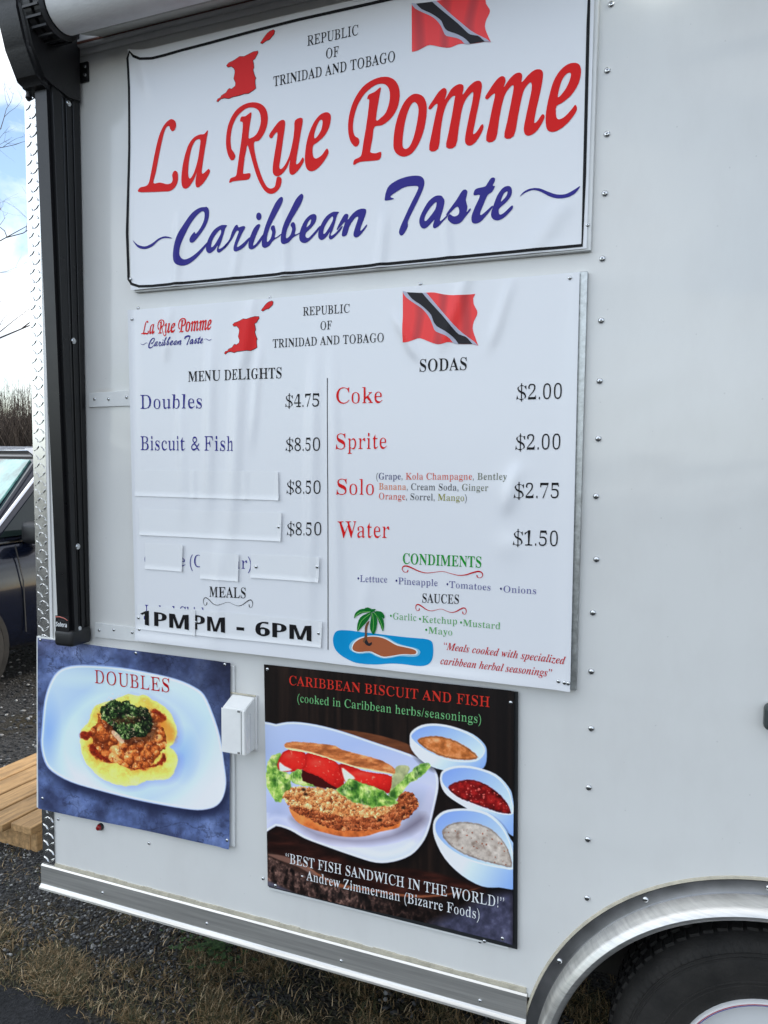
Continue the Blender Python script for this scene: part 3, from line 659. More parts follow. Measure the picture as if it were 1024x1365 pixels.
# lettering traced from the photograph
c1 = crop(170, 80, 3.2); c2 = crop(450, 70, 3.0118); c3 = crop(170, 240, 3.103); c4 = crop(490, 220, 3.4133)
def sub(pts, dx, dy): return [(a+dx, b+dy) for a, b in pts]
RED = [
 [c1([(48,563),(55,545),(80,538),(92,525),(100,490),(115,410),(128,350),(140,310),(155,280),(172,260),(188,252),(203,260),(208,278),(203,296),(192,304),(183,295),(178,282),(168,285),(158,305),(148,345),(135,410),(122,480),(112,525),(140,523),(170,530),(188,525),(194,510),(192,490),(200,474),(212,476),(217,495),(214,525),(200,548),(180,560),(150,562),(100,564)])],
 [c1([(344,300),(338,340),(328,400),(320,455),(318,480),(324,485),(335,475),(347,465),(353,475),(345,495),(325,525),(305,543),(294,540),(291,515),(297,480),(285,510),(265,540),(248,550),(235,540),(231,510),(235,460),(245,410),(262,360),(285,330),(310,318),(328,316)]), c1([(305,338),(290,345),(275,375),(265,420),(260,470),(262,498),(270,505),(285,480),(300,430),(308,380),(312,345)])],
 [c1([(440,425),(428,400),(421,360),(424,310),(435,265),(460,220),(495,192),(535,181),(570,188),(592,210),(600,245),(595,285),(580,320),(560,345),(541,352),(545,400),(560,460),(578,510),(595,540),(612,548),(628,540),(633,520),(638,500),(650,498),(658,510),(652,540),(635,562),(612,571),(590,562),(570,535),(552,495),(535,440),(520,385),(512,364),(506,390),(500,420),(494,470),(496,485),(524,483),(518,508),(480,514),(450,518),(435,524),(440,505),(462,495),(468,470),(478,400),(488,330),(493,270),(482,262),(486,243),(505,240),(530,224),(524,270),(517,330),(530,332),(548,320),(562,295),(570,260),(565,225),(550,208),(525,203),(500,212),(470,240),(450,280),(441,330),(443,375),(455,395),(461,410),(455,425),(447,428)])],
 [c1([(605,322),(625,290),(645,265),(662,256),(673,262),(672,290),(663,350),(653,420),(648,455),(655,465),(670,450),(690,410),(705,350),(712,300),(716,258),(748,250),(740,310),(728,380),(720,430),(722,445),(735,435),(748,415),(753,430),(740,455),(720,480),(703,490),(692,482),(690,455),(695,425),(680,460),(660,485),(638,496),(622,485),(620,455),(628,400),(638,340),(640,310),(630,315),(615,335)])],
 [c1([(855,380),(858,398),(840,430),(815,460),(790,474),(768,468),(758,440),(758,400),(765,350),(780,300),(800,260),(825,232),(850,223),(866,232),(868,255),(860,290),(840,325),(810,352),(793,365),(790,395),(795,415),(808,420),(830,405),(848,380)]), c1([(800,335),(815,320),(828,295),(833,265),(828,255),(818,262),(805,290),(797,320)])],
 [c2([(70,378),(52,355),(43,310),(47,255),(65,195),(100,140),(145,108),(190,97),(225,107),(245,135),(250,175),(240,225),(215,265),(180,292),(149,299),(142,340),(133,390),(135,402),(155,405),(176,400),(170,430),(130,436),(90,440),(65,452),(68,432),(90,420),(98,405),(105,360),(118,280),(128,194),(120,188),(125,170),(150,158),(174,140),(168,180),(155,270),(175,262),(195,240),(208,200),(210,160),(200,135),(180,125),(150,132),(110,165),(80,215),(65,270),(63,310),(70,335),(85,345),(88,362),(82,374)])],
 [c2([(225,370),(230,310),(245,250),(268,200),(295,172),(320,166),(345,178),(358,210),(357,260),(345,320),(325,370),(300,405),(270,419),(245,412),(230,395)]), c2([(262,375),(275,388),(292,375),(308,335),(320,280),(326,230),(318,205),(305,200),(290,220),(275,265),(265,320)])],
 [c2([(365,222),(385,190),(405,160),(425,143),(437,148),(438,165),(432,190),(455,150),(480,130),(500,128),(507,140),(503,170),(525,140),(550,118),(570,114),(580,128),(577,160),(565,220),(553,280),(545,320),(548,328),(562,315),(580,288),(587,300),(575,330),(555,360),(535,374),(518,370),(512,350),(518,310),(530,250),(543,190),(545,160),(535,165),(515,190),(500,230),(488,300),(475,376),(437,381),(447,320),(460,250),(470,190),(472,175),(460,178),(440,205),(425,250),(415,310),(405,387),(369,392),(380,320),(392,260),(402,210),(392,210),(375,228)])],
 [c2([(593,180),(612,148),(635,115),(655,97),(670,98),(675,115),(668,140),(690,108),(715,85),(735,82),(742,95),(740,120),(765,92),(790,72),(812,68),(825,80),(823,115),(812,170),(798,230),(790,275),(793,283),(805,272),(822,248),(832,258),(818,290),(795,320),(770,334),(753,328),(748,305),(756,260),(770,195),(780,145),(778,122),(768,125),(750,150),(738,190),(725,255),(708,335),(670,341),(682,275),(697,200),(707,145),(705,132),(695,138),(675,165),(662,205),(650,265),(635,349),(597,354),(610,280),(622,220),(633,168),(622,170),(603,188)])],
 [c2([(955,210),(961,230),(940,265),(905,300),(870,318),(845,313),(836,285),(838,235),(850,175),(868,115),(895,72),(925,48),(955,42),(973,52),(978,80),(968,125),(940,170),(905,200),(880,215),(877,240),(880,262),(892,268),(915,255),(940,228)]), c2([(885,180),(905,162),(925,130),(937,95),(935,82),(922,85),(905,105),(892,140)])],
]
aC = [(413,188),(405,200),(395,235),(385,265),(378,280),(382,285),(400,272),(425,245),(425,255),(405,280),(385,298),(375,300),(370,290),(375,270),(360,290),(342,303),(328,295),(327,270),(340,235),(360,205),(385,188),(400,186)]
aI = [(385,205),(368,222),(352,250),(347,275),(355,275),(372,250),(387,220)]
bC = [(642,72),(632,72),(612,95),(590,140),(570,190),(558,235),(555,268),(565,280),(585,272),(605,248),(640,230),(641,224),(610,238),(613,215),(608,190),(598,188),(592,200),(598,215),(592,240),(580,255),(576,248),(580,220),(595,180),(615,145),(635,110),(644,85)]
BLUE = [
 [c3([(322,112),(300,115),(270,135),(240,175),(215,225),(198,275),(193,315),(200,342),(220,355),(250,350),(285,325),(315,290),(335,262),(330,258),(305,285),(275,312),(245,328),(228,325),(220,305),(226,265),(245,215),(270,170),(297,138),(312,130),(320,138),(318,165),(305,195),(285,222),(278,215),(262,235),(258,250),(264,260),(278,255),(300,228),(325,190),(337,155),(338,125),(330,112)])],
 [c3(aC), c3(aI)],
 [c3([(432,215),(445,190),(455,185),(460,195),(478,190),(487,196),(472,225),(457,265),(457,278),(472,268),(502,238),(505,245),(482,278),(456,296),(441,292),(441,270),(455,228),(460,212),(450,212),(432,245),(405,282),(400,278),(422,245)])],
 [c3([(505,240),(522,200),(540,182),(549,188),(537,215),(522,255),(520,270),(532,262),(562,222),(566,230),(545,262),(520,285),(503,283),(500,265)])],
 [c3([(543+11*math.cos(a), 150-16*math.sin(a)) for a in np.linspace(0, 5.6, 9)])],
 [c3(bC)], [c3(sub(bC, 83, -13))],
 [c3([(782,150),(772,140),(752,147),(730,172),(714,210),(710,240),(718,256),(735,260),(755,248),(785,215),(800,195),(795,190),(770,218),(750,238),(738,236),(737,220),(757,200),(777,175)]), c3([(760,162),(748,172),(740,195),(755,182)])],
 [c3(sub(aC, 463, -55)), c3(sub(aI, 463, -55))],
 [c3([(893,150),(905,140),(915,145),(912,165),(932,140),(957,122),(985,120),(987,140),(972,180),(964,205),(970,208),(990,185),(990,194),(967,225),(948,238),(936,230),(940,205),(955,160),(952,152),(940,160),(920,190),(907,228),(888,232),(891,205),(901,175),(895,178),(870,205),(868,198)])],
 [c4([(80,155),(85,125),(100,95),(140,68),(190,52),(235,50),(255,62),(260,85),(250,120),(225,175),(200,225),(185,260),(185,280),(170,310),(155,322),(145,310),(150,285),(170,240),(200,175),(225,125),(232,100),(210,96),(170,102),(130,125),(105,145),(122,155),(85,163)])],
 [c4([(345,150),(335,140),(310,142),(280,165),(255,205),(238,245),(240,275),(255,290),(275,282),(305,250),(300,270),(300,285),(310,288),(330,275),(365,240),(366,230),(345,250),(332,256),(334,240),(347,200),(352,165)]), c4([(315,170),(295,185),(270,220),(260,248),(268,255),(290,230),(310,200)])],
 [c4([(455,120),(445,112),(430,120),(405,160),(380,195),(362,225),(366,232),(390,205),(410,190),(418,205),(415,225),(395,235),(375,225),(368,240),(372,256),(395,270),(425,262),(447,235),(470,205),(466,198),(452,215),(455,190),(448,160),(452,140)])],
 [c4([(578,58),(562,60),(545,85),(535,98),(505,105),(488,115),(484,138),(512,138),(490,190),(475,230),(475,258),(490,267),(515,258),(545,225),(570,192),(566,186),(540,210),(517,228),(514,215),(530,175),(547,137),(567,122),(580,97),(570,93),(580,72)])],
 [c4([(655,105),(640,95),(615,105),(590,140),(573,185),(562,220),(568,243),(590,252),(620,240),(655,205),(662,190),(655,185),(620,218),(602,225),(597,210),(602,195),(635,165),(655,135)]), c4([(637,120),(620,130),(607,165),(620,155),(633,138)])],
 [c4([(693,143),(710,122),(740,107),(780,105),(820,120),(860,133),(900,132),(935,115),(968,95),(945,128),(910,147),(870,152),(830,143),(790,122),(755,113),(720,124)])],
 [c3([(25,250),(45,268),(75,275),(105,262),(130,243),(160,233),(190,243),(155,241),(130,252),(105,275),(75,286),(45,279)])],
]
def to_wall(glyph_list, y): return [[px2wall(smoothpoly(lp, 3), y) for lp in g] for g in glyph_list]
REDW, BLUEW = to_wall(RED, YB), to_wall(BLUE, YB)
def put(glist, name, material, parent, sheet, fn=lambda p: p, cut=0.02):
    """all the letters of one printed line: each letter filled on its own, one mesh"""
    bm = B()
    for g in glist:
        q = fill([fn(lp) for lp in g]); me = bpy.data.meshes.new('glyph'); q.to_mesh(me); q.free(); bm.from_mesh(me); bpy.data.meshes.remove(me)
    conform(bm, sheet, 0.0009, cut); return obj(name, bm, material, parent)
put(REDW, 'lettering', I_BANRED, BN, f_ban, cut=.010); put(BLUEW, 'lettering', I_BLUE, BN, f_ban, cut=.010)
SER = dict(thin=(0.030, 0.0))
def line(*a, **k): return lettering(*a, **{**SER, **k})
for s, a in (('REPUBLIC', (410.3, 61.6, 477.7, 46.4)), ('OF', (435, 78.6, 452, 74.7)), ('TRINIDAD AND TOBAGO', (365, 115.7, 526.5, 81.5))):
    line(s, 'serif', *a, 13.2, I_BLACK, BN, f_ban, YB)
# island outline and flag, used on the banner and on the menu
c5 = crop(280, 30, 10.24)
ISL = [c5([(95,1075),(110,1045),(145,1030),(160,1000),(190,982),(225,960),(245,925),(265,905),(300,912),(350,870),(355,820),(330,770),(345,690),(345,655),(330,625),(295,600),(250,612),(230,590),(260,555),(305,535),(350,510),(400,475),(410,470),(470,470),(540,435),(600,405),(660,395),(660,420),(640,455),(620,495),(590,520),(600,570),(605,620),(592,650),(605,705),(620,745),(632,765),(620,785),(620,830),(625,870),(630,900),(590,930),(530,970),(470,975),(400,998),(320,1015),(260,1040),(200,1030),(150,1045),(110,1085)]),
       c5([(695,285),(720,250),(760,190),(790,155),(820,130),(870,105),(890,120),(880,165),(840,210),(815,240),(790,245),(760,262),(720,295)])]
c8 = crop(530, 380, 8.533)
FLAG = [c8(smoothpoly([(62,65),(110,82),(200,92),(330,86),(420,85),(520,105),(640,118),(760,115),(885,100)], 2, False).tolist()+smoothpoly([(862,150),(868,220),(905,290),(905,340),(870,410),(855,490),(875,570),(920,690)], 2, False).tolist()+smoothpoly([(850,672),(690,672),(630,655),(570,650),(500,672),(440,672),(350,640),(260,605),(200,620),(130,650),(65,655)], 2, False).tolist()),
        c8(smoothpoly([(62,66),(65,85),(100,140),(180,200),(270,260),(330,320),(380,400),(410,480),(440,530),(540,570),(600,610),(635,656),(690,671),(850,671),(919,689)], 2, False).tolist()+smoothpoly([(870,640),(800,590),(700,510),(600,400),(500,290),(400,170),(330,87)], 2, False).tolist()+[(200, 92), (110, 82)]),
        c8(smoothpoly([(110,83),(170,160),(260,220),(330,280),(385,340),(410,410),(450,470),(540,520),(610,570),(660,620),(695,670)], 2, False).tolist()+smoothpoly([(855,671),(820,630),(780,590),(700,560),(650,510),(570,410),(480,310),(370,190),(285,91)], 2, False).tolist())]
def bbox(ls):
    a = np.vstack(ls); return a.min(0), a.max(0)
def fit(src, dlo, dhi):
    lo, hi = src; return lambda p: (np.asarray(p)-lo)/(hi-lo)*(np.asarray(dhi)-dlo)+dlo
def inflate(lp, d):
    lp = np.asarray(lp, float); ar = np.sum(lp[:, 0]*np.roll(lp[:, 1], -1)-np.roll(lp[:, 0], -1)*lp[:, 1]); out = []
    for i in range(len(lp)):
        t = lp[(i+1) % len(lp)]-lp[i-1]; n_ = np.array([t[1], -t[0]])/(np.linalg.norm(t)+1e-9)*(1 if ar > 0 else -1); out.append(lp[i]+n_*d)
    return np.array(out)
def island_map(parent, sheet, fn):
    root = thing('island_map', None, None); del root['label'], root['category']; root.parent = parent
    W_ = [fn(px2wall(lp, YB)) for lp in ISL]
    for w_ in W_: shape('outline', [inflate(w_, 0.0011)], I_BLACK, root, sheet, 0.0007)
    for w_ in W_: shape('island', [w_], I_MAPRED, root, sheet, 0.0011)
def flag_print(parent, sheet, fn):
    root = thing('flag_print', None, None); del root['label'], root['category']; root.parent = parent
    for lp, m_, l_, nm in zip(FLAG, (M_FLAG, I_SILVER, I_FLAGBLK), (0.0007, 0.0011, 0.0015), ('red_field', 'white_band', 'black_band')):
        shape(nm, [fn(px2wall(lp, YM))], m_, root, sheet, l_)
def flag_build(t, b, vec):
    w = N(t, 'ShaderNodeTexWave', i_Scale=5.0, i_Distortion=3.0, i_Detail=1.0); t.links.new(vec, w.inputs['Vector'])
    r = N(t, 'ShaderNodeValToRGB'); r.color_ramp.elements[0].color = (*alb(150, 26, 32), 1); r.color_ramp.elements[1].color = (*alb(196, 32, 34), 1)
    r.color_ramp.elements[1].position = 0.5; t.links.new(w.outputs['Fac'], r.inputs['Fac']); t.links.new(r.outputs['Color'], b.inputs['Base Color'])
M_FLAG = mat('ink_flag_field', rough=0.38, build=flag_build)
YM = -0.020
fb = bbox([px2wall(FLAG[0], YM)])
lo = np.array([P(548, 76.5, YB)[0], P(548, 76.5, YB)[2]-.002]); hi = np.array([P(654.5, 66, YB)[0], P(549, 3, YB)[2]-.001])
island_map(BN, f_ban, lambda p: p); flag_print(BN, f_ban, fit(fb, lo, hi))
for p in ((174, 372), (783.5, 300), (788, 45), (784, 115)): screw(*p, BN, y=-.0128) if p[0] > 700 else screw(*p, BN, y=f_ban(P(*p, YB)[0], P(*p, YB)[2]))
settle(BN, (TL[0]+.6, 0, BL[1]))

# ---------------- menu
def f_men(x, z):
    k = max(0, min(1, (z-1.18)/.25)); k2 = max(0, min(1, (2.0-z)/.12)); kt = max(0, min(1, (z-1.9)/.15))
    y = YM-0.0012*math.sin(x*7.3+.6)*math.sin(z*4.1)
    for cx, cz, wx, wz, am, tl in ((-1.200, 1.78, .017, .22, .0060, .03), (-1.120, 1.74, .019, .26, .0066, .06), (-1.290, 1.70, .015, .16, .0036, -.02), (-1.060, 1.86, .012, .12, .0036, .10), (-0.900, 1.62, .018, .30, .0064, .02), (-0.835, 1.58, .016, .34, .0056, -.03), (-1.180, 1.33, .020, .14, .0036, .05), (-0.760, 1.30, .020, .12, .0030, .1),
                               (-1.33, 2.03, .014, .07, .0034, .1), (-1.08, 2.02, .016, .09, .0044, .15), (-0.655, 1.98, .013, .05, .0038, -.5), (-0.53, 2.05, .018, .09, .0048, .35), (-0.43, 2.02, .014, .07, .0032, .3), (-0.40, 1.63, .016, .05, .0040, .2)):
        y -= 1.3*am*math.exp(-((x-cx-tl*(z-cz))/wx)**2-((z-cz)/wz)**4)
    y -= ridge(x, -1.478, .024, .014)-ridge(x, -1.448, .016, .004)
    y -= ridge(z, 1.185, .02, .004)*(0.6+.4*math.sin(x*8))
    y -= ridge(x, -.265, .02, .004)*(1 if z < 1.9 else 1-(z-1.9)*3)
    y -= 0.0022*ridge(x, -.405, .03, 1)*(ridge(z, 1.62, .04, 1)+ridge(z, 1.50, .03, 1))
    return y
def dent(px, py): q = P(px, py, YM); return q[0], q[2]
MN = thing('menu_sign', 'large white price menu with vertical creases and paper patches below the banner', 'menu board')
TL = P(172, 413.5, YM)[[0, 2]]; TR = P(773, 362.5, YM)[[0, 2]]; BR = P(760.5, 921.5, YM)[[0, 2]]; BL = P(181, 853.5, YM)[[0, 2]]
sheet_grid('sheet', (TL, TR, BR, BL), f_men, 300, 150, M_VINYL, MN)
xo = P(783.5, 362, -.013)[0]
board('backing_board', [(TL[0]+.01, TL[1]-.004), (TR[0]-.02, TR[1]-.004), (BR[0]-.02, BR[1]+.003), (BL[0]+.01, BL[1]+.004)], -0.006, -0.0125, M_BOARD, MN)
zz = P(783, 361.5, -.013)[2]; zb_ = P(771, 921, -.013)[2]
board('edge_channel', [(TR[0]-.018, zz), (xo, zz), (xo-.002, zb_), (TR[0]-.018, zb_)], -0.001, -0.0135, M_GALV, MN, 0.0008)
def ml(*a, **k): return line(*a, MN, f_men, YM, **k)
for s, a, c_ in (('REPUBLIC', (404.3, 420.9, 466.4, 416.8), 11.3), ('OF', (427.7, 440, 442.8, 438.8), 11.3), ('TRINIDAD AND TOBAGO', (363.7, 463.6, 512, 455.8), 11.3)): ml(s, 'serif', *a, c_, I_BLACK)
for s, a, c_ in (('MENU DELIGHTS', (251, 508.8, 375.4, 504), 13.6), ('SODAS', (559.7, 495.6, 622.2, 493), 16.3), ('MEALS', (280, 795.2, 328, 797.4), 13.7), ('SAUCES', (563, 803, 611.8, 805), 12)):
    ml(s, 'serif', *a, c_, I_BLACK, thin=(.018, 0))
ml('CONDIMENTS', 'serif', 537.2, 751.4, 641.7, 756.6, 14, I_GREEN, thin=(.012, -.004))
DOL = dict(thin=(.040, .0))
for s, a, c_, m_ in (('Doubles', (187, 545, 269.3, 544.2), 18.5, I_BLUE), ('Biscuit & Fish', (187.8, 600, 313, 601), 18.5, I_BLUE), ('Coke', (449.4, 538, 510.3, 537), 21, I_RED), ('Sprite', (449.4, 598.8, 516, 598), 20.5, I_RED), ('Solo', (450.3, 659, 498.6, 659.6), 20.5, I_RED), ('Water', (451.3, 716.3, 519, 717), 21.5, I_RED)):
    ml(s, 'serif', *a, c_, m_, thin=(.038, 0))
def price(s, xl, yl, xr, yr, c_):
    w = xr-xl; xm = xl+w*0.235; ym = yl+(yr-yl)*.235
    ml('S', 'serif', xl, yl, xm-w*.02, ym, c_*.96, I_BLACK, thin=(.06, .03), name='lettering')
    bm = B(); x_ = xl+w*.112; A_, C_ = P(x_, yl+c_*.12, YM), P(x_+.3, yl-c_*1.13, YM); h_ = .0011
    v = [bm.verts.new((A_[0]-h_, 0, A_[2])), bm.verts.new((A_[0]+h_, 0, A_[2])), bm.verts.new((C_[0]+h_, 0, C_[2])), bm.verts.new((C_[0]-h_, 0, C_[2]))]; bm.faces.new(v)
    conform(bm, f_men, .0011, None); obj('dollar_bar', bm, I_BLACK, MN)
    ml(s, 'serif', xm+w*.02, ym, xr, yr, c_, I_BLACK, thin=(.042, 0))
price('4.75', 380.5, 542.8, 426.5, 542, 16.5); price('8.50', 381, 601, 427.6, 600.8, 16.5); price('8.50', 382.2, 657.9, 428, 658, 16.5); price('8.50', 382.7, 713.4, 428.7, 713.4, 16.5)
price('2.00', 688.4, 532.8, 748.8, 531.3, 19.5); price('2.00', 686.9, 599.7, 746.9, 598.8, 19.5); price('2.75', 685.6, 664, 744.9, 664, 19.3); price('1.50', 684, 726.7, 743.6, 728, 19.3)
SM = dict(thin=(.030, 0))
ml('', 'serif', 501.9, 639, 675.9, 639.6, 8.6, None, segs=[('(', 0), ('Grape', 1), (', ', 0), ('Kola Champagne', 2), (', ', 0), ('Bentley', 3)], mats=[I_GREY, I_NAVY, I_SALMON, I_OLIVE2])
ml('', 'serif', 505.4, 652.5, 651, 654.5, 8.6, None, segs=[('Banana', 0), (', Cream Soda, ', 1), ('Ginger', 2)], mats=[I_ORANGE, I_GREY, I_OLIVE2])
ml('', 'serif', 505.4, 665.4, 622.4, 668, 8.6, None, segs=[('Orange', 0), (', Sorrel, ', 1), ('Mango', 2), (')', 1)], mats=[I_SALMON, I_GREY, I_OLIVE])
for s, a in (('Lettuce', (476.8, 775.3, 516.5, 776.7)), ('Pineapple', (527.4, 778.4, 583.7, 781.3)), ('Tomatoes', (595.3, 783, 654, 787.2)), ('Onions', (666.6, 789, 714.8, 791.8))):
    ml('', 'serif', *a, 8.8, None, segs=[('\u2022', 0), (s, 1)], mats=[I_NAVY, I_VIOLET])
for s, a in (('Garlic', (520, 825.2, 555.2, 827.7)), ('Ketchup', (558.7, 829.4, 609.3, 832.2)), ('Mustard', (613.5, 834, 667, 838.6)), ('Mayo', (567, 843.8, 603, 847))):
    ml('', 'serif', *a, 8.8, None, segs=[('\u2022', 0), (s, 1)], mats=[I_GREEN, I_LGREEN])
ml('\u201cMeals cooked with specialized', 'italic', 591, 865.6, 753.5, 885, 9.6, I_DRED, thin=(.012, 0), slant=.12)
ml('caribbean herbal seasonings\u201d', 'italic', 587, 885, 735, 902, 9.6, I_DRED, thin=(.012, 0), slant=.12)
# red and black scroll ornaments
def scroll(cx, cy, w, h, slope, m_, nm='scroll_ornament', wd=.0022):
    half = [(-.425, -.05), (-.435, -.36), (-.47, -.42), (-.497, -.05), (-.485, .36), (-.445, .5), (-.38, .28), (-.29, -.14), (-.2, -.30), (-.1, -.12), (-.03, .06)]
    full = smoothpoly(half+[(-u, v) for u, v in half[::-1]], 4, False); n_ = len(full); P_ = []
    for u, v in full:
        q = P(cx+u*w, cy+slope*u*w-v*h, YM); P_.append((q[0], q[2]))
    ws = [wd*(0.45+0.9*math.exp(-((abs(i/(n_-1)-.5)-.24)/.11)**2))+(.0014 if i < 5 or i > n_-6 else 0) for i in range(n_)]
    bm = ribbon(P_, ws); conform(bm, f_men, .0009, None); obj(nm, bm, m_, MN)
scroll(304.5, 803.5, 66, 11, .05, I_BLACK, wd=.0017); scroll(590, 762.5, 108, 9, .075, I_DRED, wd=.0026); scroll(588, 812.5, 68, 9, .075, I_DRED, wd=.0022)
bm = ribbon([P(437.2, 504, YM)[[0, 2]], P(437.6, 690, YM)[[0, 2]], P(437.4, 866, YM)[[0, 2]]], .0021); conform(bm, f_men, .0009, .02); obj('divider_line', bm, I_BLACK, MN)
# small copy of the banner's lettering
a0_, a1_ = P(185, 256, YB), P(774.7, 84, YB); d0, d1 = P(188.6, 445.3, YM), P(282.3, 426, YM)
put(REDW, 'lettering', I_RED, MN, f_men, fit((a0_[[0, 2]], a1_[[0, 2]]), d0[[0, 2]], d1[[0, 2]]), .012)
a0_ = np.array([P(178, 320.6, YB)[0], P(242, 354.4, YB)[2]]); a1_ = np.array([P(773.6, 247.8, YB)[0], P(560, 234.6, YB)[2]])
d0 = np.array([P(187.6, 459, YM)[0], P(199.3, 464.6, YM)[2]]); d1 = np.array([P(282.9, 453, YM)[0], P(252, 447, YM)[2]])
put(BLUEW, 'lettering', I_BLUE, MN, f_men, fit((a0_, a1_), d0, d1), .012)
flag_print(MN, f_men, lambda p: p)
sb = bbox([px2wall(l, YB) for l in ISL]); q0, q1 = P(299.2, 472, YM), P(364.3, 401, YM)
island_map(MN, f_men, fit(sb, q0[[0, 2]], q1[[0, 2]]))
# palm island picture
c7 = crop(430, 800, 6.0235); PI_ = thing('palm_island_picture', None, None); del PI_['label'], PI_['category']; PI_.parent = MN
def pic(nm, pts, m_, l_, n=3): shape(nm, [px2wall(smoothpoly(c7(pts), n), YM)], m_, PI_, f_men, l_, .010)
pic('sea', [(85,320),(100,265),(130,242),(180,240),(300,252),(450,272),(600,290),(720,302),(830,312),(875,330),(888,370),(888,440),(870,495),(830,523),(760,527),(640,512),(540,508),(440,515),(340,510),(240,490),(150,440),(100,385)], I_SEA, .0008)
pic('shore', [(215,380),(230,340),(280,305),(350,285),(440,285),(520,300),(600,345),(680,370),(750,385),(785,410),(775,440),(730,455),(620,450),(560,462),(490,468),(430,450),(380,425),(300,428),(240,410)], I_SHORE, .0011)
pic('surf', [(235,380),(252,338),(300,300),(365,285),(440,286),(512,305),(595,350),(665,369),(735,386),(765,411),(748,440),(640,441),(560,455),(490,462),(425,440),(380,418),(300,422),(248,410)], I_WHITE, .0013)
pic('sand', [(243,380),(262,340),(310,307),(370,292),(440,294),(510,314),(590,360),(660,377),(730,394),(753,412),(738,434),(640,433),(560,446),(490,453),(430,430),(380,410),(300,414),(255,403)], I_SAND, .0015)
pic('palm_trunk', [(330,330),(345,280),(345,220),(360,180),(382,165),(367,210),(360,260),(364,310),(350,340)], I_TRUNK, .0017, 2)
for i, lf in enumerate(([(255,145),(265,105),(300,75),(350,65),(395,90),(330,100),(280,125)], [(285,250),(285,190),(310,135),(360,105),(400,95),(370,160),(320,215)], [(485,250),(465,200),(440,140),(415,90),(460,110),(490,160),(495,210)], [(495,150),(470,125),(420,90),(470,90),(497,120)], [(410,275),(385,230),(390,160),(405,95),(435,130),(440,190),(430,240)], [(345,65),(370,55),(400,70),(430,70),(410,95),(380,90)])):
    pic('palm_leaf', lf, I_LEAF, .0018+.00015*i, 2)
for rb in ([(262, 135), (310, 95), (390, 90)], [(293, 235), (320, 165), (390, 105)], [(408, 250), (412, 170), (405, 105)], [(487, 235), (465, 165), (420, 100)]):
    bm = ribbon(px2wall(smoothpoly(c7(rb), 3, False), YM), .0010); conform(bm, f_men, .0031, None); obj('leaf_rib', bm, I_LEAF2, PI_)
pic('coconuts', [(343,335),(358,313),(375,345),(396,335),(398,352),(380,367),(355,357)], I_FLAGBLK, .0020, 2)
# half-hidden lines of the old menu
for s, a, c_ in (('C', (193, 753.5, 208, 754), 16), ('e', (240, 754.5, 247.6, 755), 16), ('(C', (253.5, 755.5, 270, 756), 16), ('ar)', (312, 757.5, 335.5, 758.5), 16), ('Jerked Chicken', (192, 824, 292, 829.5), 18)): ml(s, 'serif', *a, c_, I_BLUE, thin=(.038, 0))
# cover strips
strips = [([(180.4, 626), (372, 628.6), (373, 667), (180, 661)], .0008, 'a'), ([(185.6, 678), (377, 683), (375.6, 721.6), (186, 713)], .0008, 'b'), ([(194, 723), (245.5, 726), (244, 762), (194, 758)], .0008, 'c'),
          ([(267, 735), (320, 738.6), (319, 775), (267.6, 771)], .0008, 'd'), ([(335.4, 738), (427.6, 742.4), (426, 776), (334.6, 769.8)], .0010, 'e'), ([(183, 806), (262, 813), (262, 847), (182, 838)], .0008, 'f'), ([(257.5, 811.6), (431, 828), (429, 863), (258.3, 845.8)], .0016, 'g')]
ST = []
for c_, lf, _ in strips:
    W_ = px2wall(c_, YM); xr_ = max(w_[0] for w_ in W_)
    xl_, zl_ = W_[3]; sl_ = (W_[2][1]-zl_)/(W_[2][0]-xl_)
    def fs(x, z, lf=lf, xr_=xr_, i_=len(ST), xl_=xl_, zl_=zl_, sl_=sl_):
        return f_men(x, z)-lf-.0016*math.exp(-((z-zl_-(x-xl_)*sl_)/.006)**2)-.0045*math.exp(-((x-xr_)/.008)**2)-(.0032*ridge(x, xr_-.26, .006, 1)+.0028*ridge(x, xr_-.10, .008, 1) if i_ == 0 else .0004*(1+math.sin(x*31+i_)))
    o = sheet_grid('cover_strip', W_, fs, 80, 14, M_VINYL2, MN); ST.append((o, fs))
# hours lettering on the two lowest strips
lettering('1PM', 'sans', 187, 832.7, 252.6, 839.8, 20, I_BLACK, ST[5][0], ST[5][1], YM, thin=(-.018, .04), lift=.001)
for s_, xa, xb in (('PM', 258.9, 301.5), ('6PM', 341.5, 416)):
    lettering(s_, 'sans', xa, 839+(xa-258.9)*.1006, xb, 839+(xb-258.9)*.1006, 20.5, I_BLACK, ST[6][0], ST[6][1], YM, thin=(-.018, .04), lift=.001)
bm = fill([px2wall([(316.5, 835.2), (326.5, 836.2), (326.5, 840.4), (316.5, 839.4)], YM)]); conform(bm, ST[6][1], .001, None); obj('hyphen', bm, I_BLACK, ST[6][0])
def sscrew(px, py, f_, par, big=False):
    q = P(px, py, YM); return screw(px, py, par, big, y=f_(q[0], q[2]))
for k, p in ((1, (371.8, 702.4)), (4, (341.7, 755.5)), (4, (423, 755.5)), (5, (185, 823.4)), (6, (261, 829.4)), (6, (425, 844))): sscrew(*p, ST[k][1], ST[k][0])
for p in ((176, 425.5), (186, 839), (760, 370.5), (744.7, 908.2), (752.5, 910), (757.5, 911)): sscrew(*p, f_men, MN)
for p in ((184.5, 411), (360, 396.8), (560.6, 378.5)): screw(*p, MN, y=-.0126)
settle(MN, (TL[0]+.6, 0, BR[1]))
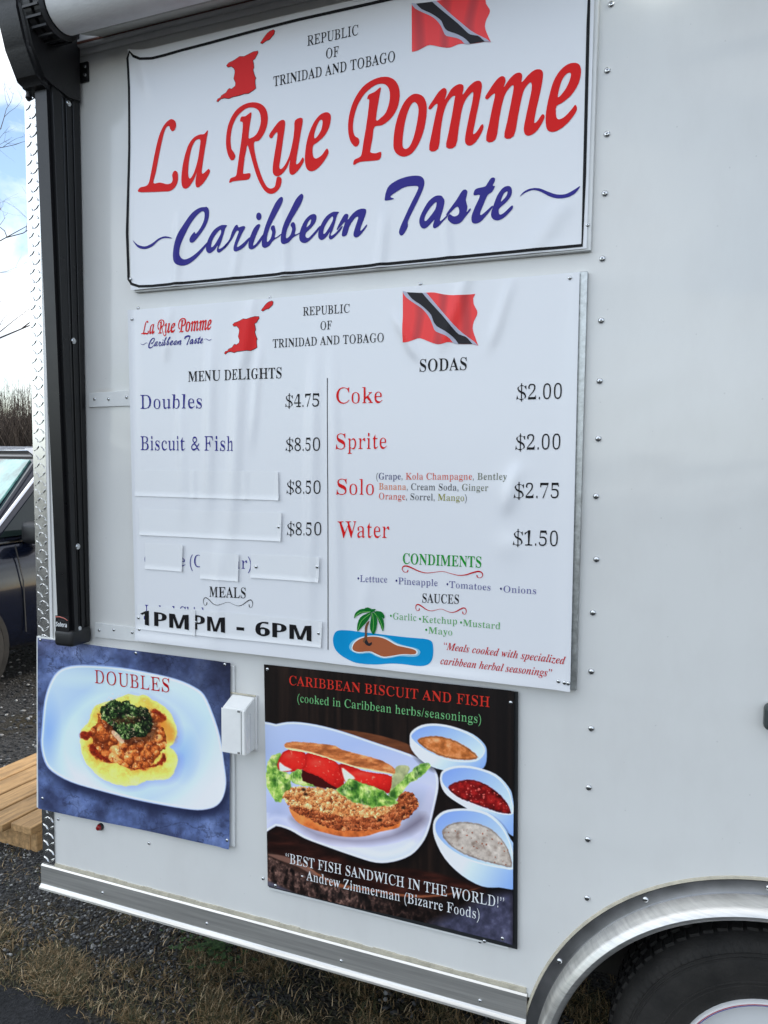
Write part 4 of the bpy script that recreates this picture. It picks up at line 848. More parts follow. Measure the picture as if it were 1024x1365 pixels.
# ---------------- printed food posters: the picture is computed layer by layer into the sheet's colour attribute
class Paint:
    def __init__(s, U, V): s.U, s.V = U, V; s.c = np.zeros((len(U), 3))
    def noise(s, sc, seed=0, oct=4, ax=1.0, ay=1.0):
        out = np.zeros(len(s.U)); amp, tot = 1.0, 0.0
        for o in range(oct):
            g = np.random.default_rng(seed*31+o).random((64, 64)); x = s.U*ax/sc*2**o+o*7.3; y = s.V*ay/sc*2**o+o*3.1
            i = np.floor(x).astype(int); j = np.floor(y).astype(int); fx = x-i; fy = y-j; fx = fx*fx*(3-2*fx); fy = fy*fy*(3-2*fy)
            a = g[i % 64, j % 64]; b = g[(i+1) % 64, j % 64]; c = g[i % 64, (j+1) % 64]; d = g[(i+1) % 64, (j+1) % 64]
            out += amp*((a*(1-fx)+b*fx)*(1-fy)+(c*(1-fx)+d*fx)*fy); tot += amp; amp *= 0.55
        return out/tot
    def cells(s, sc, seed=0, asp=1.0):
        """distance to nearest / second nearest jittered point, cell id, offset"""
        g = np.random.default_rng(seed); J = g.random((64, 64, 2)); x, y = s.U/sc, s.V/(sc*asp); i0 = np.floor(x).astype(int); j0 = np.floor(y).astype(int)
        d1 = np.full(len(x), 9.); d2 = d1.copy(); idv = np.zeros(len(x)); ox = np.zeros(len(x)); oy = np.zeros(len(x))
        for di in (-1, 0, 1):
            for dj in (-1, 0, 1):
                i, j = i0+di, j0+dj; px = i+J[i % 64, j % 64, 0]; py = j+J[i % 64, j % 64, 1]; d = np.hypot(x-px, y-py); n = d < d1
                d2 = np.where(n, d1, np.minimum(d2, d)); ox = np.where(n, x-px, ox); oy = np.where(n, y-py, oy); idv = np.where(n, (i*7.13+j*3.71) % 1.0, idv); d1 = np.where(n, d, d1)
        return d1, d2, idv, ox, oy
    def sd(s, pts, n=3, wob=0.0, seed=5, wsc=8):
        p = smoothpoly(pts, n) if n > 1 else np.asarray(pts, float); out = np.full(len(s.U), 1e3)
        lo, hi = p.min(0)-75, p.max(0)+75; k = np.where((s.U > lo[0]) & (s.U < hi[0]) & (s.V > lo[1]) & (s.V < hi[1]))[0]
        if not len(k): return out
        q = Paint(s.U[k], s.V[k]); U, V = q.U, q.V
        if wob: U = U+(q.noise(wsc, seed, 3)-.5)*2*wob; V = V+(q.noise(wsc, seed+9, 3)-.5)*2*wob
        d = np.full(len(U), 1e9); ins = np.zeros(len(U), bool)
        for a, b in zip(p, np.roll(p, -1, 0)):
            e = b-a; t = np.clip(((U-a[0])*e[0]+(V-a[1])*e[1])/(e@e+1e-9), 0, 1); d = np.minimum(d, (U-a[0]-t*e[0])**2+(V-a[1]-t*e[1])**2)
            c = ((a[1] > V) != (b[1] > V)); ins ^= c & (U < (b[0]-a[0])*(V-a[1])/(b[1]-a[1]+1e-12)+a[0])
        out[k] = np.sqrt(d)*np.where(ins, -1, 1); return out
    def blobs(s, clip, n, r0, r1, stops, seed, asp=1.4, hi=None, edge=.35, power=2.0, order='y', base=None, gloss=.0, warp=4.0, wsc=9, grain=.5):
        """many small rounded lumps inside clip<0, each shaded like a little solid in the picture"""
        g = np.random.default_rng(seed); k = np.where(clip < 0)[0]; c = g.choice(k, n); cx, cy = s.U[c], s.V[c]
        W1 = s.U+(s.noise(wsc, seed+50, 3)-.5)*2*warp; W2 = s.V+(s.noise(wsc, seed+51, 3)-.5)*2*warp; GR = (s.noise(6, seed+52, 3)-.5)*grain
        if order == 'y': o = np.argsort(cy+g.normal(0, 14, n)); cx, cy = cx[o], cy[o]
        for x, y in zip(cx, cy):
            r = r0+(r1-r0)*g.random()**power; rx, ry = r*asp**g.uniform(-1, 1), r; a = g.uniform(0, 3.14); t0 = g.random(); R = max(rx, ry)*1.15
            m = k[(np.abs(s.U[k]-x) < R+warp) & (np.abs(s.V[k]-y) < R+warp)]
            if not len(m): continue
            dx, dy = W1[m]-x, W2[m]-y; u = (dx*np.cos(a)+dy*np.sin(a))/rx; v = (-dx*np.sin(a)+dy*np.cos(a))/ry; q = np.sqrt(u*u+v*v); w = np.clip((1.05-q)/.16, 0, 1)
            sh = np.clip(.55-.34*dy/ry-.22*dx/rx-edge*q**3+(t0-.5)*.5+GR[m], 0, 1); col = ramp(sh, *stops); s.c[m] = s.c[m]*(1-w[:, None])+col*w[:, None]
            if gloss and t0 > .4:
                h = np.clip(1-np.hypot(dx/rx+.25, dy/ry+.38)/.24, 0, 1)*gloss; s.c[m] = s.c[m]*(1-h[:, None])+np.array(hi)*h[:, None]
    def lay(s, mask, col):
        col = np.asarray(col, float); m_ = np.clip(mask, 0, 1)[:, None]; s.c = s.c*(1-m_)+(col if col.ndim == 2 else col[None])*m_
    def poly(s, pts, col, soft=1.0, **k):
        d = s.sd(pts, **k); s.lay(.5-d/soft, col); return d
def ramp(t, *stops):
    t = np.clip(t, 0, 1); xs = [a for a, _ in stops]; return np.stack([np.interp(t, xs, [c[i] for _, c in stops]) for i in range(3)], -1)
def print_sheet(name, cor, fn, nx, nz, y, parent, painter, cr, sc):
    V = []; TL, TR, BR, BL = cor; s = np.linspace(0, 1, nx+1)[None, :, None]; t = np.linspace(0, 1, nz+1)[:, None, None]
    q = ((TL*(1-s)+TR*s)*(1-t)+(BL*(1-s)+BR*s)*t).reshape(-1, 2)
    Vt = np.stack([q[:, 0], fn(q[:, 0], q[:, 1]), q[:, 1]], -1)
    d = (np.stack([q[:, 0], np.full(len(q), y), q[:, 1]], -1)-CAM)@RW; U = CXY[0]+F_PX*d[:, 0]/d[:, 2]; Wv = CXY[1]+F_PX*d[:, 1]/d[:, 2]
    pt = Paint((U-cr[0])*sc, (Wv-cr[1])*sc); painter(pt)
    idx = np.arange(len(q)).reshape(nz+1, nx+1); Fc = np.stack([idx[:-1, :-1], idx[1:, :-1], idx[1:, 1:], idx[:-1, 1:]], -1).reshape(-1, 4)
    o = np_mesh(name, Vt, Fc, M_PRINT, parent, smooth=True); a = o.data.color_attributes.new('print', 'FLOAT_COLOR', 'POINT')
    pc_ = np.clip(pt.c, 0, 255)/255; pc_ = pc_*(1-.22*(1-pc_)); pc_ = pc_*.86+.14*(pc_@np.array([.3, .59, .11]))[:, None]                 # print contrast
    c = np.clip(lin(pc_*255)/WALLREF*0.78, 0.003, 0.92); a.data.foreach_set('color', np.concatenate([c, np.ones((len(c), 1))], 1).astype(np.float32).ravel()); return o
def print_build(t, b, vec):
    a = N(t, 'ShaderNodeAttribute', attribute_name='print'); t.links.new(a.outputs['Color'], b.inputs['Base Color'])
M_PRINT = mat('printed_picture', rough=0.32, spec=0.3, build=print_build)

def paint_doubles(p):
    n = p.noise(120, 1, 6); n2 = p.noise(50, 2, 5); g = np.clip((p.U-500)/450, 0, 1)*np.clip((520-p.V)/420+.1, 0, 1)
    dk = np.clip(.55*(n-.35)*2+.25*n2, 0, 1)
    p.c = ramp(dk, (0, (40, 56, 104)), (.35, (66, 96, 160)), (.7, (96, 130, 196)), (1, (128, 152, 204)))
    p.c = p.c*(1-.62*g[:, None])+np.array([18, 20, 42])*(.62*g[:, None]); top = np.clip((150-p.V)/110, 0, 1)[:, None]*np.clip((700-p.U)/500, 0, 1)[:, None]; p.c = p.c*(1-.3*top)+np.array([120, 116, 150])*.3*top
    for q_, w_, al_ in ((p.noise(150, 14, 6, 1, 1.5), .022, .75), (p.noise(40, 15, 5, 1.6, .7), .03, .45)): p.lay(np.clip(1-np.abs(q_-.5)/w_, 0, 1)*al_*np.clip(p.noise(160, 16, 3)*2.4-.75, 0, 1), (24, 32, 66))
    p.c = p.c*(1+.30*(p.noise(22, 17, 5)-.5)[:, None]); v = p.noise(70, 8, 5); p.lay(np.clip(1-np.abs(v-.5)/.013, 0, 1)*.55*np.clip(p.noise(200, 6, 2)*2-.6, 0, 1), (26, 34, 66))
    p.c = p.c*.78+.22*(p.c@np.array([.3, .59, .11]))[:, None]*np.array([.98, 1.0, 1.08])
    plate = [(58,480),(70,350),(95,262),(135,200),(200,173),(300,170),(450,182),(600,210),(720,240),(800,275),(850,315),(890,400),(930,520),(952,650),(962,740),(947,810),(912,855),(860,874),(790,876),(650,855),(500,825),(330,780),(200,740),(110,690),(72,640),(54,560)]
    d = p.sd(plate); p.U, p.V = p.U-6, p.V-26; ds = p.sd(plate); p.U, p.V = p.U+6, p.V+26
    p.lay(np.clip(.55-ds/60, 0, 1)*.85*np.clip((p.V-620)/150, 0, 1), (22, 30, 58)); p.lay(np.clip(.5-ds/26, 0, 1)*.5, (30, 40, 80))
    x = np.clip((p.U-60)/880, 0, 1); y = np.clip((p.V-170)/700, 0, 1)
    pc = ramp(x*.6+y*.4, (0, (150, 186, 236)), (.22, (122, 166, 232)), (.45, (166, 198, 240)), (.7, (150, 190, 240)), (1, (196, 214, 242)))
    r = np.hypot((p.U-500)/330, (p.V-560)/270); pc = pc+(np.clip(1-np.abs(r-1.0)/.22, 0, 1)*(22-36*np.clip((p.U-330)/260, 0, 1)))[:, None]
    pc = pc-np.array([46, 32, 6])*(np.clip(1-np.hypot((p.U-90)/70, (p.V-480)/210), 0, 1))[:, None]
    pc = pc-np.array([62, 44, 16])*(np.clip(1-np.hypot((p.U-745)/90, (p.V-610)/150), 0, 1))[:, None]
    pc = pc+np.array([16, 12, 6])*(np.clip(1-np.hypot((p.U-230)/70, (p.V-500)/110), 0, 1))[:, None]+np.array([26, 22, 10])*np.clip(1-np.hypot((p.U-330)/260, (p.V-240)/60), 0, 1)[:, None]
    pc = pc*.62+.38*np.array([188, 208, 238]); p.lay(.5-d/4, pc); p.lay(np.clip(1-np.abs(d+9)/7, 0, 1)*.55, (222, 234, 252)); p.lay(np.clip(1-np.abs(d+2)/4, 0, 1)*.4, (90, 120, 190))
    br = [(245,500),(265,470),(290,440),(300,400),(320,370),(370,350),(440,325),(480,310),(520,320),(560,318),(610,345),(650,370),(690,410),(710,460),(715,510),(700,550),(680,570),(700,590),(720,620),(715,660),(690,710),(640,730),(570,735),(520,755),(460,760),(400,745),(340,715),(290,670),(260,620),(250,570)]
    p.U, p.V = p.U-16, p.V-10; ds = p.sd(br); p.U, p.V = p.U+16, p.V+10; p.lay(np.clip(.5-ds/50, 0, 1)*.5, (96, 118, 170)); 
    d = p.sd(br, wob=5, wsc=26); n = p.noise(46, 11, 5); nf = p.noise(12, 12, 4); k = np.clip(.12+.62*n+.25*(nf-.5)+.25*np.clip(-d/60, 0, 1)-.25*np.clip((p.V-620)/120, 0, 1), 0, 1)
    p.lay(.5-d/4, ramp(k, (0, (250, 230, 156)), (.4, (242, 206, 104)), (.7, (226, 172, 62)), (1, (176, 116, 40)))); p.lay(np.clip(1-np.abs(d+5)/6, 0, 1)*.35, (255, 236, 150))
    p.lay(np.clip(1-np.abs(n-.55)/.02, 0, 1)*.28*(d < -6), (176, 120, 24))
    for q in ([(240,515),(262,497),(310,495),(320,515),(285,530),(262,535)], [(285,570),(310,555),(350,590),(420,625),(420,645),(360,640),(310,610)], [(590,395),(615,385),(650,410),(662,430),(640,450),(600,430)], [(420,630),(520,665),(620,650),(650,600),(660,640),(600,670),(500,680)]):
        e = p.sd(q, wob=9, wsc=14); p.lay(np.clip(.55-e/9, 0, 1)*.95, ramp(p.noise(9, 20, 3), (0, (60, 10, 4)), (.5, (120, 22, 6)), (1, (170, 50, 14))))
    p.lay(np.clip(.5-p.sd([(560,420),(640,430),(700,470),(705,540),(640,540),(580,500)], wob=8)/30, 0, 1)*.5, (170, 92, 14))
    ck = [(300,505),(330,440),(350,410),(600,400),(640,470),(662,545),(640,590),(620,625),(580,662),(500,667),(430,650),(380,625),(330,585)]
    e = p.sd(ck, wob=12, wsc=22); p.lay(.5-e/6, ramp(p.noise(14, 15, 4), (0, (74, 22, 6)), (.6, (132, 54, 14)), (1, (180, 96, 34))))
    p.blobs(e-3, 120, 15, 27, ((0, (96, 36, 10)), (.35, (160, 74, 22)), (.65, (204, 122, 52)), (1, (236, 172, 104))), 4, 1.35, (255, 224, 186), .30, 1.0, gloss=.75, warp=7, wsc=22, grain=.45)
    p.lay((e < 3)*np.clip((p.noise(20, 33, 4)-.60)*9, 0, 1)*.55, (84, 22, 7)); p.lay((e < 0)*np.clip((p.noise(9, 36, 3)-.72)*10, 0, 1)*.55, (250, 214, 170))
    gr = [(345,385),(370,360),(405,340),(440,348),(480,345),(500,372),(540,370),(580,400),(592,450),(580,490),(560,520),(520,525),(460,530),(420,512),(400,470),(360,435),(345,410)]
    p.lay(np.clip(.6-p.sd([(380,440),(600,430),(610,520),(560,545),(440,545)], wob=10)/22, 0, 1)*.6, (40, 14, 6))
    e = p.sd(gr, wob=13, wsc=16); n = p.noise(13, 41, 4); p.lay(.5-e/4, (12, 20, 13))
    p.blobs(e-2, 300, 5, 15, ((0, (8, 16, 10)), (.4, (18, 42, 20)), (.68, (42, 80, 34)), (.9, (86, 126, 64)), (1, (150, 178, 120))), 9, 2.2, (206, 226, 190), .3, 1.4, gloss=.35, warp=11, wsc=12, grain=.9)
    p.lay(np.clip(.5-p.sd([(520,390),(590,400),(590,480),(560,520),(540,450)], wob=12, wsc=14)/10, 0, 1)*.75*np.clip(n*2.2-.4, 0, 1), (8, 12, 10)); p.lay(np.clip(.5-p.sd([(400,430),(520,420),(540,450),(430,455)], wob=12, wsc=12)/8, 0, 1)*.65*np.clip(n*2-.3, 0, 1), (70, 24, 12))
    p.lay(np.clip(1-p.sd([(400,500),(440,548),(455,540),(415,495)], wob=3)/4, 0, 1)*.7, (232, 206, 180)); p.lay(np.clip((p.noise(8, 55, 3)-.68)*10, 0, 1)*(e < 30)*(e > -60)*.6, (214, 190, 168))

def paint_fish(p):
    s1 = p.noise(60, 3, 5, 3.0, .16); p.c = ramp(s1, (0, (8, 8, 10)), (.5, (24, 18, 17)), (1, (52, 38, 32)))
    k = np.clip((p.U-640)/200, 0, 1)[:, None]; p.c = p.c*(1-.6*k)+np.array([14, 15, 19])*.6*k; k = np.clip((130-p.U)/90, 0, 1)[:, None]; p.c = p.c*(1-.7*k)+np.array([8, 8, 10])*.7*k
    for xx in (215, 330, 442, 560): p.lay(np.clip(1-np.abs(p.U-xx)/4, 0, 1)*.7*(p.V < 330), (6, 6, 7))
    p.poly([(290,270),(400,278),(500,300),(580,330),(600,380),(500,360),(380,310)], ramp(p.noise(30, 6, 4, .5, 3), (0, (74, 40, 22)), (1, (128, 76, 46))), 5)
    # bottom: table, bark slice
    n = p.noise(26, 7, 5, .35, 1.4); p.poly([(60,600),(200,650),(400,740),(600,760),(760,800),(840,835),(700,860),(500,850),(300,790),(160,735),(60,720)], ramp(n, (0, (12, 6, 6)), (.5, (38, 17, 14)), (1, (80, 38, 30))), 12)
    p.poly([(60,700),(160,725),(300,790),(330,850),(280,900),(60,800)], ramp(p.noise(30, 21, 4), (0, (30, 22, 20)), (1, (70, 48, 42))), 8)
    bark = [(60,720),(120,735),(190,770),(240,810),(330,820),(420,850),(560,880),(700,870),(760,850),(820,850),(780,900),(700,935),(600,945),(470,925),(330,890),(200,850),(120,815),(60,795)]
    bn = 1-np.abs(p.noise(34, 31, 5, 1.5, .8)-.5)*2.6; bf = p.noise(7, 32, 3); e = p.sd(bark, wob=10, wsc=24); k = np.clip(.15+.75*(bn-.35)+.5*(bf-.45), 0, 1)
    k = np.clip(k*(1.2-.6*np.clip((p.U-350)/350, 0, 1)), 0, 1); p.lay(.5-e/6, ramp(k, (0, (8, 6, 7)), (.4, (26, 19, 19)), (.7, (66, 50, 48)), (1, (140, 112, 104))))
    r = p.sd([(190,735),(300,800),(420,825),(600,850),(760,835),(830,815),(760,838),(600,858),(420,834),(300,812)], wob=1); p.lay(np.clip(.5-r/5, 0, 1)*.8, (150, 90, 58)); p.lay(np.clip(.5-p.sd([(70,705),(130,712),(200,740),(245,775),(235,782),(180,750),(110,725)])/5, 0, 1)*.7, (136, 102, 92))
    tb = [(640,950),(720,915),(830,860),(930,830),(940,1060),(760,1000)]; p.poly(tb, ramp(p.noise(20, 17, 4), (0, (30, 34, 52)), (.6, (62, 68, 98)), (1, (100, 108, 142))), 40, n=1)
    p.poly([(60,800),(110,815),(200,860),(260,905),(60,850)], ramp(p.noise(20, 18, 3), (0, (40, 42, 58)), (1, (96, 100, 124))), 10)
    # plate
    plate = [(40,272),(100,250),(160,242),(240,252),(330,275),(450,315),(570,355),(640,390),(665,425),(669,470),(655,540),(635,620),(610,670),(570,710),(510,732),(450,735),(380,715),(280,680),(200,650),(150,622),(100,607),(40,612)]
    p.U, p.V = p.U-5, p.V-16; ds = p.sd(plate); p.U, p.V = p.U+5, p.V+16; p.lay(np.clip(.5-ds/40, 0, 1)*.8, (8, 7, 9))
    d = p.sd(plate); y = np.clip((p.V-245)/480, 0, 1); x = np.clip((p.U-60)/600, 0, 1)
    pc = ramp(y*.75+x*.25, (0, (128, 158, 216)), (.25, (118, 150, 216)), (.5, (146, 164, 208)), (.75, (176, 184, 216)), (1, (160, 186, 232)))
    pc = pc-np.array([70, 62, 60])*np.clip(1-np.hypot((p.U-590)/110, (p.V-560)/110), 0, 1)[:, None]-np.array([30, 26, 22])*np.clip(1-np.hypot((p.U-110)/90, (p.V-560)/70), 0, 1)[:, None]
    pc = pc*.68+.32*np.array([200, 214, 236]); p.lay(.5-d/3, pc); p.lay(np.clip(1-np.abs(d+5)/5, 0, 1)*.6, (214, 228, 250)); p.lay(np.clip(1-np.abs(d+30)/18, 0, 1)*.22*(p.V > 560), (216, 226, 246))
    w = p.sd([(560,610),(615,520),(640,470),(650,520),(630,600),(590,660)]); p.lay(np.clip(.5-w/20, 0, 1)*.45, (170, 178, 206))
    # bowls
    def bowl(out, inn, sauce, cols, seed, spk):
        p.U, p.V = p.U-3, p.V-10; ds = p.sd(out); p.U, p.V = p.U+3, p.V+10; p.lay(np.clip(.5-ds/24, 0, 1)*.7, (6, 6, 9))
        d = p.sd(out); lo = np.array(out).min(0); hi = np.array(out).max(0); y = (p.V-lo[1])/(hi[1]-lo[1]); x = (p.U-lo[0])/(hi[0]-lo[0])
        p.lay(.5-d/3, ramp(np.clip(x*.7+y*.35, 0, 1), (0, (218, 228, 244)), (.35, (202, 218, 244)), (.7, (158, 190, 236)), (1, (112, 156, 220))))
        e = p.sd(inn); p.lay(.5-e/3, ramp(np.clip(x*.6+y*.8, 0, 1), (0, (104, 144, 212)), (.5, (134, 172, 232)), (1, (168, 198, 242)))); p.lay(np.clip(1-np.abs(e)/3.5, 0, 1)*.7, (214, 230, 252))
        f = p.sd(sauce, wob=2); n = p.noise(18, seed, 4); p.lay(.5-f/4, ramp(np.clip(n*1.25-.1, 0, 1), *cols)); p.lay(np.clip(1-np.abs(f+3)/4, 0, 1)*.45, tuple(np.array(cols[0][1])*.6))
        if spk: 
            p.blobs(f+4, 45, 1.4, 3.4, ((0, spk), (1, tuple(min(255, x+50) for x in spk))), seed, 1.8, None, .2, 2.0, warp=1)
    bowl([(568,300),(575,275),(610,253),(660,248),(720,258),(790,285),(830,320),(838,350),(832,395),(800,412),(690,412),(620,385),(575,340)], [(574,300),(582,277),(615,259),(660,254),(720,264),(785,291),(824,325),(828,352),(800,378),(740,380),(680,368),(620,340)], [(595,305),(640,292),(700,298),(760,325),(808,366),(760,375),(690,365),(630,338)], ((0, (120, 66, 26)), (.5, (176, 106, 48)), (1, (208, 160, 116))), 61, None)
    bowl([(675,430),(690,408),(740,395),(800,400),(870,425),(915,470),(930,510),(945,630),(915,632),(850,592),(760,540),(700,500),(678,465)], [(680,432),(695,413),(740,401),(800,406),(866,431),(908,474),(924,515),(930,560),(880,562),(800,532),(720,492),(685,460)], [(703,470),(740,450),(790,445),(850,470),(900,515),(922,560),(880,558),(800,530),(738,505)], ((0, (40, 4, 8)), (.5, (116, 8, 12)), (1, (186, 36, 36))), 62, (168, 58, 54))
    bowl([(650,600),(665,570),(700,550),(770,545),(840,560),(890,600),(922,650),(945,690),(945,816),(880,822),(820,818),(750,780),(690,720),(655,650)], [(656,602),(672,574),(704,556),(770,551),(836,566),(884,605),(914,652),(930,700),(936,752),(860,748),(770,722),(705,685),(664,640)], [(680,632),(708,600),(760,592),(830,605),(880,640),(915,690),(926,748),(860,738),(780,715),(716,680)], ((0, (118, 108, 102)), (.5, (160, 160, 158)), (1, (188, 192, 192))), 63, (116, 62, 40))
    # sandwich, traced in its own crop
    U0, V0 = p.U, p.V; p.U, p.V = ((U0/2.6256+330)-350)*4.096, ((V0/2.6256+870)-960)*4.096
    p.lay(np.clip(.5-p.sd([(160,540),(300,610),(500,650),(700,620),(860,520),(880,560),(740,640),(520,670),(300,640)])/60, 0, 1)*.6, (66, 60, 84))
    def leaf(pts, seed, k0=0.0):
        e = p.sd(pts, wob=9, wsc=30); n = p.noise(34, seed, 4); q = p.noise(60, seed+1, 3, 1.6, .6); v = np.clip(1-np.abs(q-.5)/.035, 0, 1); k = np.clip(n*1.3-.15+k0, 0, 1)
        p.lay(.5-e/5, ramp(k, (0, (20, 66, 22)), (.35, (66, 128, 40)), (.65, (130, 178, 74)), (1, (206, 222, 150)))); p.lay((e < 0)*v*.45, (212, 230, 170)); p.lay((e < -4)*np.clip((p.noise(30, seed+7, 3)-.58)*5, 0, 1)*.4, (228, 236, 196)); p.lay((e < -2)*np.clip((p.noise(30, seed+8, 3)-.58)*5, 0, 1)*.4, (18, 60, 22)); p.lay(np.clip(1-np.abs(e+3)/5, 0, 1)*.3, (190, 216, 140))
    p.poly([(720,270),(760,245),(805,265),(740,370),(690,390)], ramp(p.noise(30, 70, 3), (0, (116, 132, 96)), (1, (184, 196, 150))), 5)
    leaf([(690,400),(760,330),(820,270),(870,235),(910,232),(915,260),(880,300),(800,350),(730,430)], 71, -.05)
    leaf([(20,260),(40,200),(80,185),(105,195),(95,250),(110,290),(150,330),(160,390),(110,430),(100,455),(60,430),(40,390),(20,340)], 73, .12)
    tn = p.noise(26, 75, 4)
    def tomato(pts, cx, cy, rx, ry, seed):
        e = p.sd(pts, wob=3); r = np.hypot((p.U-cx)/rx, (p.V-cy)/ry); n = p.noise(16, seed, 4); p.lay(.5-e/4, ramp(np.clip(.34+.25*n+.3*(1-r), 0, 1), (0, (112, 8, 8)), (.4, (182, 20, 18)), (.75, (212, 38, 30)), (1, (230, 90, 70)))); p.lay((e < -9)*np.clip((p.noise(12, seed+20, 2)-.76)*9, 0, 1)*.5, (248, 176, 150)); p.lay(np.clip(1-np.hypot((p.U-cx+rx*.25)/(rx*.5), (p.V-cy+ry*.35)/(ry*.35)), 0, 1)*.35*(e < 0), (246, 130, 104)); p.lay(np.clip(1-np.abs(e+4)/6, 0, 1)*.35, (150, 10, 10))
    p.poly([(215,270),(300,300),(380,340),(430,370),(380,380),(280,362),(220,340)], (62, 10, 12), 12)
    tomato([(222,215),(245,180),(320,195),(400,228),(432,280),(445,350),(425,374),(370,352),(300,305),(225,275)], 320, 260, 110, 80, 77)
    tomato([(80,255),(90,210),(120,170),(170,158),(220,172),(242,210),(230,262),(180,280),(110,280)], 165, 215, 80, 60, 76)
    tomato([(415,245),(470,248),(560,280),(690,300),(707,330),(690,398),(650,382),(560,352),(450,338)], 570, 310, 140, 50, 78)
    p.poly([(432,262),(470,285),(505,318),(470,330),(452,338)], (226, 206, 196), 8); p.poly([(92,230),(120,250),(160,272),(112,280),(94,276)], (222, 206, 206), 8)
    # fried fish: rough golden crust
    def crust(pts, seed, cols, wob=10):
        e = p.sd(pts, wob=wob, wsc=20); b_ = p.noise(50, seed+2, 4); p.lay(.5-e/5, ramp(np.clip(b_*.5+.25*p.noise(9, seed+1, 3), 0, 1), *cols))
        p.blobs(e-4, 520, 5, 15, cols, seed, 2.2, cols[-1][1], .22, 1.6, order='', gloss=.25, warp=9, wsc=14, grain=.55)
        p.lay((e < 4)*np.clip((b_-.58)*5, 0, 1)*.35, cols[1][1]); p.lay((e < 0)*np.clip((p.noise(36, seed+8, 3)-.6)*6, 0, 1)*.45, cols[-1][1]); p.lay((e < 0)*np.clip((p.noise(12, seed+6, 3)-.68)*8, 0, 1)*.6, (50, 20, 10)); return e
    bun = [(145,475),(200,470),(300,480),(450,500),(640,500),(740,540),(745,585),(640,610),(560,634),(450,637),(350,617),(250,587),(180,547)]
    e = p.sd(bun); p.lay(.5-e/5, ramp(np.clip(p.noise(30, 81, 3)*.7+.5*np.clip((p.V-500)/140, 0, 1)-.2, 0, 1), (0, (214, 142, 74)), (.5, (190, 104, 44)), (1, (126, 56, 20))))
    crust([(150,465),(300,490),(450,520),(690,500),(740,425),(780,390),(830,410),(850,445),(840,480),(780,540),(700,575),(600,595),(450,600),(350,580),(260,540),(180,500)], 84, ((0, (72, 28, 12)), (.4, (138, 64, 30)), (.75, (178, 98, 50)), (1, (210, 142, 90))))
    crust([(115,400),(180,365),(260,370),(340,375),(410,390),(470,430),(560,465),(715,455),(715,490),(650,520),(560,527),(450,522),(370,512),(300,492),(230,477),(140,460)], 90, ((0, (124, 64, 28)), (.35, (186, 118, 62)), (.68, (216, 160, 100)), (1, (244, 216, 170))))
    for x_, y_ in ((225, 380), (770, 478), (640, 545), (235, 405)): p.lay(np.clip(1.3-np.hypot((p.U-x_)/14, (p.V-y_)/10), 0, 1)*.9, (24, 14, 10))
    leaf([(60,290),(90,278),(150,290),(208,268),(216,328),(290,362),(230,362),(180,345),(120,315)], 93, .05)
    leaf([(405,385),(450,345),(480,318),(530,340),(600,362),(650,385),(720,430),(732,455),(680,467),(600,477),(540,457),(470,432)], 95, -.02)
    tbn = [(118,142),(130,125),(180,118),(300,128),(390,138),(430,160),(520,185),(620,210),(690,240),(722,268),(720,294),(690,292),(600,275),(500,255),(420,230),(330,200),(240,175),(150,162)]
    e = p.sd(tbn, wob=3, wsc=16); low = p.sd([(120,150),(240,170),(330,196),(420,226),(500,251),(600,271),(690,288),(715,294),(690,296),(600,282),(500,262),(420,238),(330,208),(240,183),(150,168)])
    n = p.noise(30, 99, 5, .6, 1.6); p.lay(.5-e/5, ramp(np.clip(n*1.3-.15, 0, 1), (0, (120, 62, 28)), (.5, (178, 108, 56)), (1, (224, 168, 110)))); p.lay(np.clip(.7-low/7, 0, 1)*.9*(e < 2), (236, 208, 168)); p.lay((e < -4)*np.clip(1-np.abs(p.noise(22, 98, 3)-.5)/.03, 0, 1)*.3, (110, 54, 24))
    p.U, p.V = U0, V0

# ---------------- poster of the flat bread
YD = -0.012
def f_dbl(x, z): return YD-0.0012*np.sin(x*8+.4)*np.sin(z*6)-.003*np.exp(-((z-0.64)/.02)**2)*(.5+.5*np.sin(x*14))-.004*np.exp(-((x+1.162)/.02)**2)
DB = thing('food_poster', 'blue printed poster of yellow flat bread with chickpeas at the lower left corner', 'poster')
cor = [P(a, b_, YD)[[0, 2]] for a, b_ in ((50, 850.5), (308, 883.5), (307, 1131), (51.5, 1077.5))]
print_sheet('printed_sheet', cor, f_dbl, 400, 380, YD, DB, paint_doubles, (40, 840), 3.657)
bc = [cor[0]+(-.0085, .004), cor[1]+(.007, -.01), cor[2]+(.011, .004), cor[3]+(-.013, -.002)]
board('backing_board', bc, -0.001, -0.0075, M_BOARD, DB, .0008)
line('DOUBLES', 'serif', 127, 910.3, 226, 922.9, 17.5, I_DRED, DB, f_dbl, YD, thin=(.05, 0), lift=.0012)
for p_ in ((54, 852.9), (181.4, 870.6), (300, 885.7), (57, 1064), (303, 1120)): sscrew(*p_, f_dbl, DB)
settle(DB, (cor[3][0]+.35, 0, cor[2][1]))
